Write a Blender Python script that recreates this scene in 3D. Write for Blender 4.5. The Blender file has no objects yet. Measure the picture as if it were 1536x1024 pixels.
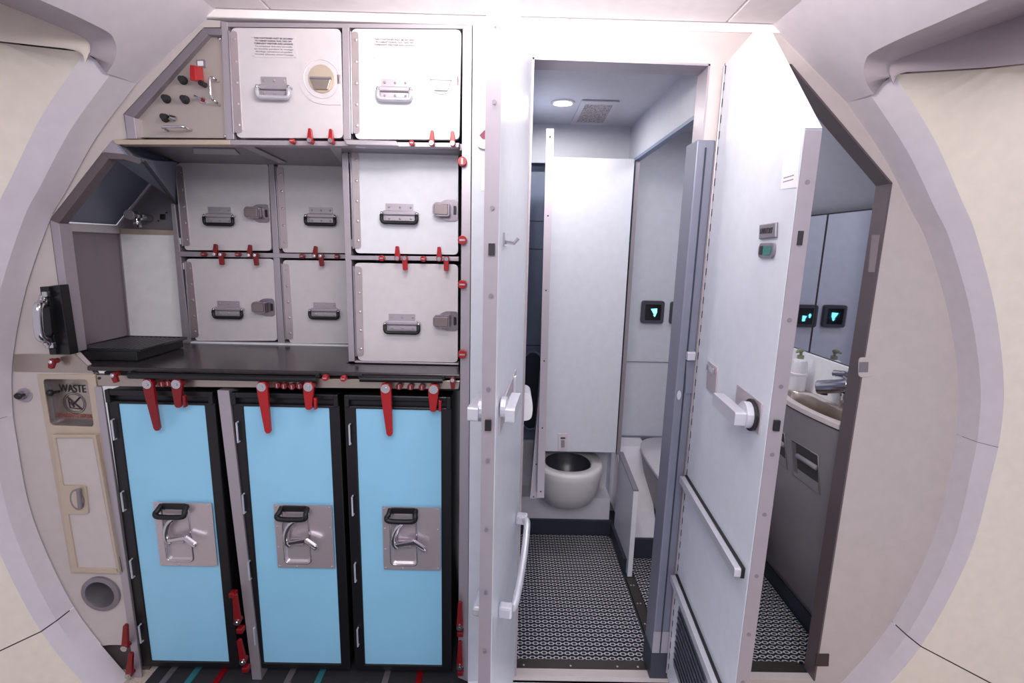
import bpy, bmesh, math
from mathutils import Vector as V, Matrix, geometry

# ------------------------------------------------------------------ measured camera
F, CX, CY = 738.41, 768.0, 512.0
TH, RO, YA = .18584, -.024009, .0093747
CAM = V((0, -1.4, 1.42))
_f = V((math.sin(YA)*math.cos(TH), math.cos(YA)*math.cos(TH), -math.sin(TH)))
_r = V((math.cos(YA), -math.sin(YA), 0)); _d = _f.cross(_r)
R_ = _r*math.cos(RO) + _d*math.sin(RO); D_ = -_r*math.sin(RO) + _d*math.cos(RO)
def ray(px, py): return R_*((px-CX)/F) + D_*((py-CY)/F) + _f
def P(px, py, Y=0.0):                       # where a photo measurement meets the upright plane y = Y
    v = ray(px, py); return CAM + v*((Y-CAM.y)/v.y)
def PZ(px, py, z):
    v = ray(px, py); return CAM + v*((z-CAM.z)/v.z)
def PX(px, py, x):
    v = ray(px, py); return CAM + v*((x-CAM.x)/v.x)
def PN(px, py, p0, n):
    v = ray(px, py); return CAM + v*((p0-CAM).dot(n)/v.dot(n))

scn = bpy.context.scene; COL = scn.collection

# ------------------------------------------------------------------ materials
def lin(h):
    h = h.lstrip('#'); o = []
    for i in (0, 2, 4):
        c = int(h[i:i+2], 16)/255
        o.append(c/12.92 if c <= .04045 else ((c+.055)/1.055)**2.4)
    return (*o, 1)
def mat(name, hexc, rough=.5, metal=0.0, vary=.03, scale=30, brushed=None, emit=None, coat=0, bump=0):
    m = bpy.data.materials.new(name); m.use_nodes = True
    nt = m.node_tree; b = nt.nodes['Principled BSDF']; L = nt.links
    b.inputs['Roughness'].default_value = rough; b.inputs['Metallic'].default_value = metal
    b.inputs['Coat Weight'].default_value = coat
    tc = nt.nodes.new('ShaderNodeTexCoord'); mp = nt.nodes.new('ShaderNodeMapping')
    no = nt.nodes.new('ShaderNodeTexNoise'); no.inputs['Scale'].default_value = scale; no.inputs['Detail'].default_value = 4
    L.new(tc.outputs['Object'], mp.inputs['Vector']); L.new(mp.outputs['Vector'], no.inputs['Vector'])
    if brushed: mp.inputs['Scale'].default_value = brushed
    c = lin(hexc); rp = nt.nodes.new('ShaderNodeValToRGB')
    rp.color_ramp.elements[0].position = .3; rp.color_ramp.elements[1].position = .7
    rp.color_ramp.elements[0].color = tuple(max(0, x*(1-vary)) for x in c[:3])+(1,)
    rp.color_ramp.elements[1].color = tuple(min(1, x*(1+vary)) for x in c[:3])+(1,)
    L.new(no.outputs['Fac'], rp.inputs['Fac']); L.new(rp.outputs['Color'], b.inputs['Base Color'])
    if metal > .3:
        mr = nt.nodes.new('ShaderNodeMapRange'); mr.inputs[3].default_value = rough*.8; mr.inputs[4].default_value = min(1, rough*1.25)
        L.new(no.outputs['Fac'], mr.inputs[0]); L.new(mr.outputs[0], b.inputs['Roughness'])
    if bump:
        bp = nt.nodes.new('ShaderNodeBump'); bp.inputs['Strength'].default_value = bump; bp.inputs['Distance'].default_value = .002
        L.new(no.outputs['Fac'], bp.inputs['Height']); L.new(bp.outputs['Normal'], b.inputs['Normal'])
    if emit:
        b.inputs['Emission Color'].default_value = lin(emit[0]); b.inputs['Emission Strength'].default_value = emit[1]
    return m
M = dict(
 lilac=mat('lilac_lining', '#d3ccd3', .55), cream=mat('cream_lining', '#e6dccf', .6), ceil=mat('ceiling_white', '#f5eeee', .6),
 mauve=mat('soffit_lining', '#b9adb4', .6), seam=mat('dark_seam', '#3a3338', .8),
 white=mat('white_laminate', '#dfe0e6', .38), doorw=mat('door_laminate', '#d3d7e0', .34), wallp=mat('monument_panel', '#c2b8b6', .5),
 contain=mat('container_skin', '#d3cdd0', .36, .15), alu=mat('brushed_aluminium', '#b3abb3', .38, .55, brushed=(2, 2, 40)),
 alud=mat('dark_aluminium', '#8f8890', .42, .6), edge=mat('door_edge_metal', '#a9a0a8', .45, .5),
 steel=mat('stainless_sheet', '#b5a89f', .3, .85, .06, brushed=(60, 2, 3)), beige=mat('beige_anodised', '#c6b6a4', .42, .45),
 chrome=mat('chrome', '#d6d3d8', .1, 1.0, .01), hinge=mat('hinge_steel', '#c9bdbf', .3, .75, .03),
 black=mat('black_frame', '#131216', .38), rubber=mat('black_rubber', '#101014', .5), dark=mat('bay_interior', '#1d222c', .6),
 navy=mat('cavity_navy', '#2b3444', .5), counter=mat('black_worktop', '#352e31', .24, 0, .12, 60), tray=mat('tray_plastic', '#17171a', .42),
 blue=mat('trolley_blue', '#92cdec', .3, 0, .03, 5), red=mat('red_latch', '#a5171c', .3), redd=mat('dark_red_latch', '#7c0e15', .35),
 slate=mat('slate_post', '#787b8b', .4, .2), slate_shade=mat('slate_and_shade', '#76829c', .5), basebd=mat('dark_skirting', '#2d323f', .5),  # the second tone also paints shade on the left lavatory walls
 lav=mat('lavatory_panel', '#c3c5cf', .42), lavc=mat('lavatory_ceiling', '#b9bac4', .55), shroud=mat('shroud_plastic', '#d6d3da', .4),
 bowl=mat('toilet_grey', '#c2bec1', .33), bowlin=mat('bowl_inside', '#3a3942', .3), lid=mat('toilet_lid', '#bdbac0', .35),
 vanity=mat('vanity_grey', '#8d868c', .45), rim=mat('vanity_top', '#d2c6c6', .35), splash=mat('splash_white', '#efeef0', .35),
 brown=mat('bronze_frame', '#6d6265', .42, .4), threshold=mat('threshold_strip', '#4a4340', .4, .5), sill=mat('white_sill', '#f4f6ff', .5, 0, .06, 12),
 oak=mat('pale_wood_floor', '#c0a48f', .5, 0, .12, 8, brushed=(3, 30, 1)), carpetf=mat('beige_carpet', '#bcb0a4', .95, 0, .25, 260, bump=.8),
 mirror=mat('mirror_glass', '#ccd0dc', .03, 1.0, .0), green=mat('green_glass', '#1f6f66', .15), plast=mat('white_plastic', '#e6e4e8', .35),
 olive=mat('olive_pump', '#8a8f72', .4), ink=mat('black_ink', '#26242a', .6), inkg=mat('grey_ink', '#8b8488', .6), inkr=mat('red_ink', '#9a4a40', .6),
 glyph=mat('glowing_glyph', '#7fe8f5', .4, emit=('#6fe6ff', 2.2)), lamp=mat('lamp_lens', '#ffffff', .4, emit=('#fff6ea', 14)),
 vent=mat('vent_mesh', '#9a9296', .6), screen=mat('screen_black', '#05060a', .15), bezel=mat('screen_bezel', '#3b3b46', .45),
 silver=mat('silver_plastic', '#c9c9d2', .3, .4), grey=mat('grey_fabric', '#9d98a0', .8), plate=mat('latch_plate', '#c9bec4', .33, .6, .04, brushed=(3, 3, 50)),
 niche=mat('niche_metal', '#8d8087', .4, .5, .08, 14), hood=mat('hood_grey', '#767d90', .5), louver=mat('vent_louver_grey', '#4e5363', .5), ctrl=mat('control_face', '#b9aea8', .38, .5, .04, brushed=(40, 2, 3)), strike=mat('strike_metal', '#94888a', .4, .5),
 slotd=mat('slot_shade', '#3b373d', .6), slotm=mat('slot_half_shade', '#6f696f', .6), gratem=mat('grate_plastic', '#3d3b42', .3), paddlem=mat('paddle_face', '#8d7f80', .3, .6), basem=mat('latch_metal', '#938a92', .25, .85),
 floord=mat('bay_floor', '#2a2a30', .7), diamond=mat('diamond_red', '#8a2848', .5), teal=mat('teal_rail', '#2f6f78', .5), rubberg=mat('gasket', '#2a2d35', .6))

def carpet_mat():
    m = bpy.data.materials.new('hexagon_carpet'); m.use_nodes = True; nt = m.node_tree; L = nt.links
    b = nt.nodes['Principled BSDF']; b.inputs['Roughness'].default_value = .9
    tc = nt.nodes.new('ShaderNodeTexCoord'); sp = nt.nodes.new('ShaderNodeSeparateXYZ'); L.new(tc.outputs['Object'], sp.inputs[0])
    def mth(op, a, bb=None, c=None):
        n = nt.nodes.new('ShaderNodeMath'); n.operation = op
        for i, q in enumerate((a, bb, c)):
            if q is None: continue
            if isinstance(q, (int, float)): n.inputs[i].default_value = q
            else: L.new(q, n.inputs[i])
        return n.outputs[0]
    pu, pv = .0280, .0213
    v = mth('DIVIDE', sp.outputs[1], pv); row = mth('FLOOR', v)
    sh = mth('MULTIPLY', mth('FLOORED_MODULO', row, 2.0), .5)
    u = mth('ADD', mth('DIVIDE', sp.outputs[0], pu), sh)
    fu = mth('MULTIPLY', mth('ABSOLUTE', mth('SUBTRACT', mth('FRACT', u), .5)), pu)
    fv = mth('MULTIPLY', mth('ABSOLUTE', mth('SUBTRACT', mth('FRACT', v), .5)), pv)
    hx = mth('MAXIMUM', mth('MULTIPLY', fv, 1.1), mth('ADD', mth('MULTIPLY', fu, .64), mth('MULTIPLY', fv, .5)))
    ring = mth('MULTIPLY', mth('GREATER_THAN', hx, .0048), mth('LESS_THAN', hx, .0082))
    link = mth('MULTIPLY', mth('LESS_THAN', fv, .0016), mth('GREATER_THAN', hx, .0080))
    fac = mth('MAXIMUM', ring, link)
    mx = nt.nodes.new('ShaderNodeMix'); mx.data_type = 'RGBA'
    mx.inputs[6].default_value = lin('#0e1120'); mx.inputs[7].default_value = lin('#b9b7bc')
    L.new(fac, mx.inputs[0]); L.new(mx.outputs[2], b.inputs['Base Color'])
    return m
M['hexcarpet'] = carpet_mat()
def vent_mat():
    m = M['vent']; nt = m.node_tree; L = nt.links; b = nt.nodes['Principled BSDF']
    vo = nt.nodes.new('ShaderNodeTexVoronoi'); vo.inputs['Scale'].default_value = 130
    tc = nt.nodes.new('ShaderNodeTexCoord'); L.new(tc.outputs['Object'], vo.inputs['Vector'])
    rp = nt.nodes.new('ShaderNodeValToRGB'); rp.color_ramp.elements[0].position = .25; rp.color_ramp.elements[1].position = .5
    rp.color_ramp.elements[0].color = lin('#4a4448'); rp.color_ramp.elements[1].color = lin('#a89ea2')
    L.new(vo.outputs['Distance'], rp.inputs[0]); L.new(rp.outputs[0], b.inputs['Base Color'])
vent_mat()

# ------------------------------------------------------------------ mesh helper
class MB:
    def __init__(s): s.v = []; s.f = []
    def add(s, vs, fs):
        n = len(s.v); s.v += [V(p) for p in vs]; s.f += [tuple(i+n for i in f) for f in fs]; return s
    def box(s, x0, x1, y0, y1, z0, z1):
        return s.hexa([(x0,y0,z0),(x1,y0,z0),(x1,y0,z1),(x0,y0,z1)], (0, y1-y0, 0))
    def hexa(s, quad, ext): return s.prism(quad, ext)
    def prism(s, pts, ext):
        e = V(ext); a = [V(p) for p in pts]; n = len(a)
        tri = geometry.tessellate_polygon([a])
        fs = [tuple(range(n))] if n == 4 else [tuple(t) for t in tri]
        fs += [tuple(i+n for i in reversed(f)) for f in fs]
        fs += [(i, i+n, (i+1) % n+n, (i+1) % n) for i in range(n)]
        return s.add(a+[p+e for p in a], fs)
    def holed(s, outer, holes, ext):
        e = V(ext); loops = [[V(p) for p in outer]]+[[V(p) for p in h] for h in holes]
        flat = [p for l in loops for p in l]; n = len(flat)
        tri = [tuple(t) for t in geometry.tessellate_polygon(loops)]
        fs = tri+[tuple(i+n for i in reversed(t)) for t in tri]; k = 0
        for l in loops:
            m = len(l)
            fs += [(k+i, k+i+n, k+(i+1) % m+n, k+(i+1) % m) for i in range(m)]; k += m
        return s.add(flat+[p+e for p in flat], fs)
    def pq(s, px, Y, depth): return s.prism([P(a, b, Y) for a, b in px], (0, depth, 0))
    def tube(s, pts, r, seg=8, close=False):
        a = [V(p) for p in pts]; n = len(a); rs = r if isinstance(r, (list, tuple)) else [r]*n; ring = []; up = None
        for i, p in enumerate(a):
            if close: t = a[(i+1) % n]-a[i-1]
            else: t = a[min(i+1, n-1)]-a[max(i-1, 0)]
            t.normalize()
            if up is None:
                up = V((0, 0, 1)) if abs(t.z) < .9 else V((1, 0, 0))
            u = t.cross(up).normalized(); w = u.cross(t).normalized(); up = w
            ring.append([p+(u*math.cos(2*math.pi*k/seg)+w*math.sin(2*math.pi*k/seg))*rs[i] for k in range(seg)])
        vs = [q for l in ring for q in l]; fs = []
        for i in range(n if close else n-1):
            j = (i+1) % n
            fs += [(i*seg+k, i*seg+(k+1) % seg, j*seg+(k+1) % seg, j*seg+k) for k in range(seg)]
        if not close: fs += [tuple(reversed(range(seg))), tuple((n-1)*seg+k for k in range(seg))]
        return s.add(vs, fs)
    def cyl(s, c, ax, r, h, seg=16, r2=None):
        c = V(c); ax = V(ax).normalized(); return s.tube([c, c+ax*h], [r, r if r2 is None else r2], seg)
    def ball(s, c, r, seg=10, sz=(1, 1, 1)):
        c = V(c); vs = []; fs = []; m = seg//2
        for i in range(m+1):
            t = math.pi*i/m
            for k in range(seg):
                p = 2*math.pi*k/seg; vs.append(c+V((r*sz[0]*math.sin(t)*math.cos(p), r*sz[1]*math.sin(t)*math.sin(p), r*sz[2]*math.cos(t))))
        for i in range(m): fs += [(i*seg+k, i*seg+(k+1) % seg, (i+1)*seg+(k+1) % seg, (i+1)*seg+k) for k in range(seg)]
        return s.add(vs, fs)
    def grid(s, rows, close=False):
        n = len(rows[0]); vs = [p for r in rows for p in r]; fs = []
        for i in range(len(rows)-1):
            for k in range(n if close else n-1):
                fs.append((i*n+k, i*n+(k+1) % n, (i+1)*n+(k+1) % n, (i+1)*n+k))
        return s.add(vs, fs)
    def mirror(s, xm):
        s.v = [V((2*xm-p.x, p.y, p.z)) for p in s.v]; s.f = [tuple(reversed(f)) for f in s.f]; return s
    def build(s, name, m, parent=None, bevel=0, smooth=False, seg=2):
        me = bpy.data.meshes.new(name); o = bpy.data.objects.new(name, me); COL.objects.link(o)
        root = parent
        while root is not None and root.parent is not None: root = root.parent
        if root is not None: off = root.location.copy()
        else:
            xs = [p.x for p in s.v]; ys = [p.y for p in s.v]; zs = [p.z for p in s.v]
            off = V(((min(xs)+max(xs))/2, (min(ys)+max(ys))/2, min(zs))); o.location = off
        me.from_pydata([tuple(p-off) for p in s.v], [], s.f); me.validate()
        bm = bmesh.new(); bm.from_mesh(me); bmesh.ops.remove_doubles(bm, verts=bm.verts, dist=1e-6)
        bmesh.ops.recalc_face_normals(bm, faces=bm.faces); bm.to_mesh(me); bm.free()
        me.materials.append(M[m] if isinstance(m, str) else m)
        if parent is not None: o.parent = parent
        if bevel:
            md = o.modifiers.new('soft_edges', 'BEVEL'); md.width = bevel; md.segments = seg; md.limit_method = 'ANGLE'; md.angle_limit = .6
        if smooth:
            for p in me.polygons: p.use_smooth = True
        if smooth in ('auto', 'facet'): me.set_sharp_from_angle(angle=.7 if smooth == 'auto' else .3)
        return o
def tag(o, label=None, cat=None, group=None, kind=None):
    if label: o['label'] = label
    if cat: o['category'] = cat
    if group: o['group'] = group
    if kind: o['kind'] = kind
    return o
def thing(name, loc, label, cat, group=None, kind=None):
    o = bpy.data.objects.new(name, None); COL.objects.link(o); o.location = loc; o.empty_display_size = .05
    return tag(o, label, cat, group, kind)
def struct(o, label, cat): return tag(o, label, cat, None, 'structure')
def text(body, pos, size, m, name, parent, right=(1, 0, 0), up=(0, 0, 1), depth=.0004, align='CENTER', width=None):
    cu = bpy.data.curves.new('tmp', 'FONT'); cu.body = body; cu.size = size; cu.extrude = depth; cu.align_x = align; cu.align_y = 'CENTER'
    ob = bpy.data.objects.new('tmp', cu); COL.objects.link(ob)
    bpy.context.view_layer.update()
    me = bpy.data.meshes.new_from_object(ob.evaluated_get(bpy.context.evaluated_depsgraph_get()))
    bpy.data.objects.remove(ob)
    r = V(right).normalized(); u = V(up).normalized(); n = r.cross(u); mb = MB()
    w = max((p.co.x for p in me.vertices), default=1)-min((p.co.x for p in me.vertices), default=0)
    k = width/w if width else 1
    mb.add([V(pos)+r*p.co.x*k+u*p.co.y+n*p.co.z for p in me.vertices], [tuple(p.vertices) for p in me.polygons])
    bpy.data.meshes.remove(me)
    return mb.build(name, m, parent)
def rrect(x0, x1, z0, z1, r, y, n=5):
    pts = []
    for cx, cz, a in ((x1-r, z1-r, 0), (x0+r, z1-r, 90), (x0+r, z0+r, 180), (x1-r, z0+r, 270)):
        for i in range(n+1):
            t = math.radians(a+90*i/n); pts.append(V((cx+r*math.cos(t), y, cz+r*math.sin(t))))
    return pts
def rpoly(pts, r, n=5):                       # round the corners of a planar polygon
    out = []; k = len(pts)
    for i in range(k):
        p = V(pts[i]); a = V(pts[i-1])-p; b = V(pts[(i+1) % k])-p
        q = min(r, a.length*.45, b.length*.45); A = p+a.normalized()*q; B = p+b.normalized()*q
        for j in range(n+1):
            t = j/n; out.append(A*(1-t)**2+p*2*t*(1-t)+B*t*t)
    return out
def spline(pts, n=8):
    a = [V(p) for p in pts]; o = []
    for i in range(len(a)-1):
        p0 = a[max(i-1, 0)]; p1 = a[i]; p2 = a[i+1]; p3 = a[min(i+2, len(a)-1)]
        for j in range(n):
            t = j/n
            o.append(.5*((2*p1)+(p2-p0)*t+(2*p0-5*p1+4*p2-p3)*t*t+(-p0+3*p1-3*p2+p3)*t**3))
    return o+[a[-1]]
SXM = -.05        # the cabin's middle plane

# ================================================================== SETTING: cabin linings
A = spline([P(*q) for q in [(205,125),(145,205),(100,285),(75,330),(40,430),(20,530),(18,600),(25,660),(50,780),(110,910),(180,1000),(215,1035)]], 5)
cen = V((SXM, 0, .86))
def band(s, y0, y1, s1=None):
    out = []
    for i, p in enumerate(A):
        t = i/(len(A)-1); k = s+(0 if s1 is None else (s1-s)*t); q = cen+(p-cen)*k; q.y = y0+(y1-y0)*t; out.append(q)
    return out
bA = band(1, 0.0, 0.0); bB = band(1.004, -.075, -.05, 1.004); bC = band(1.032, -.12, -.085, 1.012); bD = band(1.22, -.17, -.13, 1.2); bE = band(1.5, -.30, -.24, 1.5)
for b in (bD, bE):
    for i in range(9): b[i].z = bC[0].z+(b[i].z-bC[0].z)*(i/9) if i else bC[0].z
cut = next(i for i, p in enumerate(A) if p.z < .262); cut2 = next(i for i, p in enumerate(A) if p.z < .91)
def lining(side):
    mir = (lambda mb: mb) if side == 'left' else (lambda mb: mb.mirror(SXM))
    def sheet(rows, off=0): return mir(MB().grid(rows))
    gap = .0018
    def seg(b, i0, i1): return [V(p) for p in b[i0:i1]]
    o = sheet([seg(bA, 0, cut2+1), seg(bB, 0, cut2+1), seg(bC, 0, cut2+1)]).build('wall_%s' % side, 'lilac', smooth='facet')
    struct(o, 'pale lilac curved door surround lining, upper arc on the %s side' % side, 'wall lining')
    o = sheet([seg(bC, 0, cut+1), seg(bD, 0, cut+1), seg(bE, 0, cut+1)]).build('wall_%s_side' % side, 'cream', smooth=True)
    struct(o, 'cream cabin sidewall panel curving forward on the %s side' % side, 'wall lining')
    def drop(b, i):
        q = [V(p) for p in b[i:]]; q[0] = q[0]+(q[1]-q[0])*.06 if True else q[0]; return q
    o = sheet([drop(bA, cut2)[:cut-cut2+1], drop(bB, cut2)[:cut-cut2+1], drop(bC, cut2)[:cut-cut2+1]]).build('wall_%s_band' % side, 'lilac', smooth='facet')
    struct(o, 'pale lilac lower arc of the door surround on the %s side' % side, 'wall lining')
    o = sheet([drop(bA, cut), drop(bB, cut), drop(bC, cut)]).build('wall_%s_foot' % side, 'lilac', smooth='facet')
    struct(o, 'lilac lining foot piece meeting the floor on the %s side' % side, 'wall lining')
    o = sheet([drop(bC, cut), drop(bD, cut), drop(bE, cut)]).build('wall_%s_base' % side, 'cream', smooth=True)
    struct(o, 'cream sidewall base panel below the seam on the %s side' % side, 'wall lining')
    # dark backing that shows in the joints
    bk = lambda b: [cen+(p-cen)*1.012 + V((0, p.y, 0))*0 for p in b]
    def bk(b):
        r = []
        for p in b: q = cen+(V((p.x, 0, p.z))-cen)*1.012; q.y = p.y; r.append(q)
        return r
    o = sheet([bk(bA), bk(bC), bk(bD), bk(bE)]).build('wall_%s_backing' % side, 'seam', smooth=True)
    struct(o, 'dark shadow gap behind the lining joints on the %s side' % side, 'wall lining')
    # upper lining: sloped panel with a scooped pocket below its rounded lip
    t0 = V(A[0]); t1 = P(308, 30); dg = (t1-t0).normalized(); n = V((dg.z, 0, -dg.x)); n = n if n.x > 0 else -n   # n points into the cabin
    def onp(px, py, off=0): return PN(px, py, t0-n*off, n)
    lip = [onp(*q) for q in ((160,110),(171,93),(175,75),(171,59),(160,47),(110,22),(60,0),(0,-27),(-100,-72),(-330,-170))]
    t2 = t1+dg*.075
    poly = [t0+(t1-t0)*(i/6) for i in range(7)]+[t2, V((t2.x, lip[-1].y-.05, t2.z)), V((lip[-1].x, lip[-1].y-.05, lip[-1].z))]+[V(p) for p in reversed(spline(lip, 4))]
    mb = MB().add(poly, [tuple(t) for t in geometry.tessellate_polygon([poly])])
    o = mir(mb).build('wall_%s_upper' % side, 'lilac'); struct(o, 'smooth lilac upper lining sloping to the ceiling on the %s side' % side, 'wall lining')
    # scooped underside between the lip and the frontal panel above the seam
    YF = -.125
    c0 = V((bC[0].x, bC[0].y, bC[0].z))
    inner = [V((c0.x+.01, YF, c0.z))]+[P(*q, YF) for q in ((128,94),(135,77),(127,58),(70,33),(0,5),(-60,-19),(-120,-43),(-220,-80))]
    m_ = 33
    def rs(a):
        a = spline(a, 4); return [a[min(len(a)-1, round(i*(len(a)-1)/(m_-1)))] for i in range(m_)]
    L1 = rs(lip); L2 = rs(inner)
    mid = [a*.3+b*.7+V((0,-.01,.012)) for a, b in zip(L1, L2)]
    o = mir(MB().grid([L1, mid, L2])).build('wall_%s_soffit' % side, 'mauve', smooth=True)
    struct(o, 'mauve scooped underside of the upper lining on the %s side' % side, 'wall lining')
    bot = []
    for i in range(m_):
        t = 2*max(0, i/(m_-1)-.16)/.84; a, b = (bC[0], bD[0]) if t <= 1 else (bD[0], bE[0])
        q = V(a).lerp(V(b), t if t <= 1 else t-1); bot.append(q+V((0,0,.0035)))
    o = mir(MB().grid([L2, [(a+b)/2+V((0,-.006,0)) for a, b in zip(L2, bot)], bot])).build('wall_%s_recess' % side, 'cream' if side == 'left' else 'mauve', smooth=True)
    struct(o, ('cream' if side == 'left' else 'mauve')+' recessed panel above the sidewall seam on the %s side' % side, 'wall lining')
lining('left'); lining('right')

# ceiling: three panels meeting at thin joints
for k, (x0, x1, nm) in enumerate(((-.80, -.622, 'left end'), (-.6195, .5415, 'wide middle'), (.544, .70, 'right end'))):
    o = MB().box(x0, x1, -1.3, -.012, 2.002, 2.03).build('ceiling' if k == 0 else 'ceiling_panel', 'ceil', bevel=.004)
    struct(o, 'white ceiling panel, the %s one above the monument' % nm, 'ceiling')
struct(MB().box(-.85, .75, -1.3, .04, 2.032, 2.045).build('ceiling_backing', 'seam'), 'dark ceiling backing seen in the joints', 'ceiling')
o = MB().box(-.80, .705, -.006, .05, 1.984, 2.03).build('trim_1', 'ceil', bevel=.003); struct(o, 'pale cornice strip along the top of galley and lavatory', 'trim')

# floors
struct(MB().box(-1.6, -1.16, -1.6, .1, -.03, 0).build('floor', 'carpetf'), 'beige cabin carpet on the far left', 'floor')
struct(MB().box(-1.16, -.105, -1.6, .8, -.03, -.001).build('floor_galley', 'floord'), 'dark floor under the trolleys', 'floor')
struct(MB().box(-.105, .60, -1.6, -.0, -.03, .004).build('floor_sill', 'sill'), 'white entrance floor before the lavatory', 'floor')
struct(MB().box(.60, 1.055, -1.6, -.0, -.03, .002).build('floor_wood', 'oak'), 'pale wood floor before the right doorway', 'floor')
struct(MB().box(1.055, 1.6, -1.6, .1, -.03, .0).build('floor_carpet', 'carpetf'), 'beige cabin carpet on the far right', 'floor')
struct(MB().box(.0, 1.45, .0, 1.25, -.03, .012).build('floor_lavatory', 'basebd'), 'dark lavatory floor pan', 'floor')

# ================================================================== GALLEY
gx = -.66
G = thing('galley_cabinet', (gx, .2, 0), 'metal aircraft galley framework around the containers and trolleys', 'galley')
def gp(name, px, Y, d, m='alu', bevel=.0012, parent=None): return MB().pq(px, Y, d).build(name, m, parent or G, bevel)
gp('top_rail', [(332,33),(708,36.5),(708,43),(336,40)], .0, .30)
gp('upright', [(331,31),(341,33),(351,209),(339,209)], -.001, .30)
gp('upright', [(513,41),(524,41),(526,209),(515,209)], -.001, .30)
gp('upright', [(694,37),(708,37),(701,1022),(687,1016)], -.002, .36)
gp('shelf_rail', [(168,209),(345,209.5),(345,217),(174,216.5)], -.002, .03, 'beige')
gp('shelf_rail', [(345,209.5),(689,214),(688,221),(345,217)], -.002, .03)
MB().box(-1.22, -.12, .03, .42, 1.683, 1.70).build('soffit', 'alud', G)
for a, b, c, d in (((362,218),(378,218),(430,243),(418,243)), ((290,222),(352,223),(360,231),(290,229))):
    MB().prism([PZ(*q, 1.682) for q in (a, b, c, d)], (0, 0, -.003)).build('soffit_strip', 'alu', G)
MB().prism([PZ(495,220,1.682), PZ(512,220,1.682), PZ(512,243,1.682)], (0, 0, -.004)).build('soffit_strip', 'alu', G)
gp('upright', [(512,219),(521.5,219),(532,542),(523,542)], .105, .28)
gp('shelf_rail', [(523,383),(688,385),(688,391.5),(524,389.5)], .103, .03)
gp('shelf_rail', [(532,541),(688,545),(688,547.5),(532,544)], .103, .03)
gp('upright', [(402,243),(410.5,243),(427,517),(417,517)], .37, .26)
gp('upright', [(256,305),(262,305),(286,515),(274,515)], .372, .26)
gp('shelf_rail', [(267,377),(522,381.5),(522,388),(268,384.5)], .368, .03)
gp('shelf_rail', [(286,512),(523,517),(523,520),(286,515)], .366, .03, 'white')
MB().box(-1.18, -.50, .70, .71, 1.05, 1.69).build('back_panel', 'navy', G)
MB().box(-.535, -.11, .41, .42, 1.05, 1.69).build('back_panel', 'navy', G)
MB().box(-.76, -.11, .31, .32, 1.70, 1.99).build('back_panel', 'navy', G)
for x in (-1.178, -.842): MB().box(x-.003, x+.003, .40, .70, 1.06, 1.682).build('cell_wall', 'navy', G)
MB().box(-.134, -.128, .11, .41, 1.06, 1.98).build('cell_wall', 'navy', G)
for x in (-.742, -.44): MB().box(x-.003, x+.003, .03, .31, 1.705, 1.975).build('cell_wall', 'navy', G)
# handle bar under the top right container
MB().prism([P(515,209,-.02), P(594,211,-.02), P(598,219,-.02), P(520,217,-.02)], (0, .022, 0)).build('ledge_bar', 'alu', G, .002)
MB().pq([(534,217.5),(546,218),(546,221),(534,220.5)], -.004, .01).build('bump_stop', 'white', G)
# lower structure
gp('fascia', [(140,562),(690,571),(688,583.5),(147,579)], .004, .02, 'steel')
gp('upright', [(141,580),(152,580),(214,1024),(203,1024)], -.002, .005)
gp('upright', [(325.5,585),(343,585.5),(393,1024),(379,1024)], .0, .5)
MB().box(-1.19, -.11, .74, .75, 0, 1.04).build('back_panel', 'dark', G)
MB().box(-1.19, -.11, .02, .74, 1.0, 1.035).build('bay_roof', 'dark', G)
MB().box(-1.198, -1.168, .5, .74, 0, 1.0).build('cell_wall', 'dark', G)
# under-counter hand rails
MB().tube([P(194,563,-.02), P(476,569,-.02)], .009, 10).build('hand_rail', 'black', G)
MB().tube([P(540,568,-.02), P(664,570,-.02)], .009, 10).build('hand_rail', 'black', G)
for q in ((194,560),(476,564),(540,565),(664,567)):
    MB().cyl(P(*q, -.02), (0, 1, 0), .006, .03, 8).build('rail_bracket', 'black', G)
# diagonal frame around the control panel
gp('upper_frame', [(306,42),(331,42),(333,53),(312,52)], -.004, .05, 'alud')
gp('upper_frame', [(306,42),(312,52),(201,176),(186,171)], -.004, .05, 'alud')
gp('upper_frame', [(186,171),(201,176),(205,208),(191,208)], -.004, .05, 'alu')
MB().pq([(312,52),(333,53),(340,208),(204,207),(201,176)], .05, .01).build('panel_backing', 'dark', G)

# worktop, tray, niche
wt = [P(130,549,-.005), P(690,560,-.005), V((-.15,.102,1.054)), V((-.5,.102,1.054)), V((-.5,.365,1.054)), V((-1.125,.365,1.054)), V((-1.34,.365,1.054)), V((-1.34,.1,1.054)), V((-1.262,.06,1.054))]
for p in wt: p.z = 1.056
o = MB().prism(wt, (0, 0, -.013)).build('worktop', 'counter', None, .003)
tag(o, 'black worktop above the blue trolleys', 'worktop')
T = thing('drip_tray', (-1.22, .17, 1.0575), 'black ribbed drip tray on the left end of the worktop', 'drip tray')
MB().box(-1.315, -1.122, .065, .28, 1.0575, 1.088).build('tray_body', 'tray', T, .003)
g = MB()
for i in range(13):
    x = -1.308+i*.0155; g.prism([(x, .075, 1.088), (x+.007, .075, 1.088), (x+.022, .27, 1.088), (x+.015, .27, 1.088)], (0, 0, .006))
g.build('grate', 'gratem', T, .001)
MB().holed([(-1.317,.063,1.088),(-1.108,.063,1.088),(-1.108,.283,1.088),(-1.317,.283,1.088)], [[(-1.309,.072,1.088),(-1.117,.072,1.088),(-1.117,.274,1.088),(-1.309,.274,1.088)]], (0,0,.007)).build('tray_rim', 'tray', T, .001)

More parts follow.
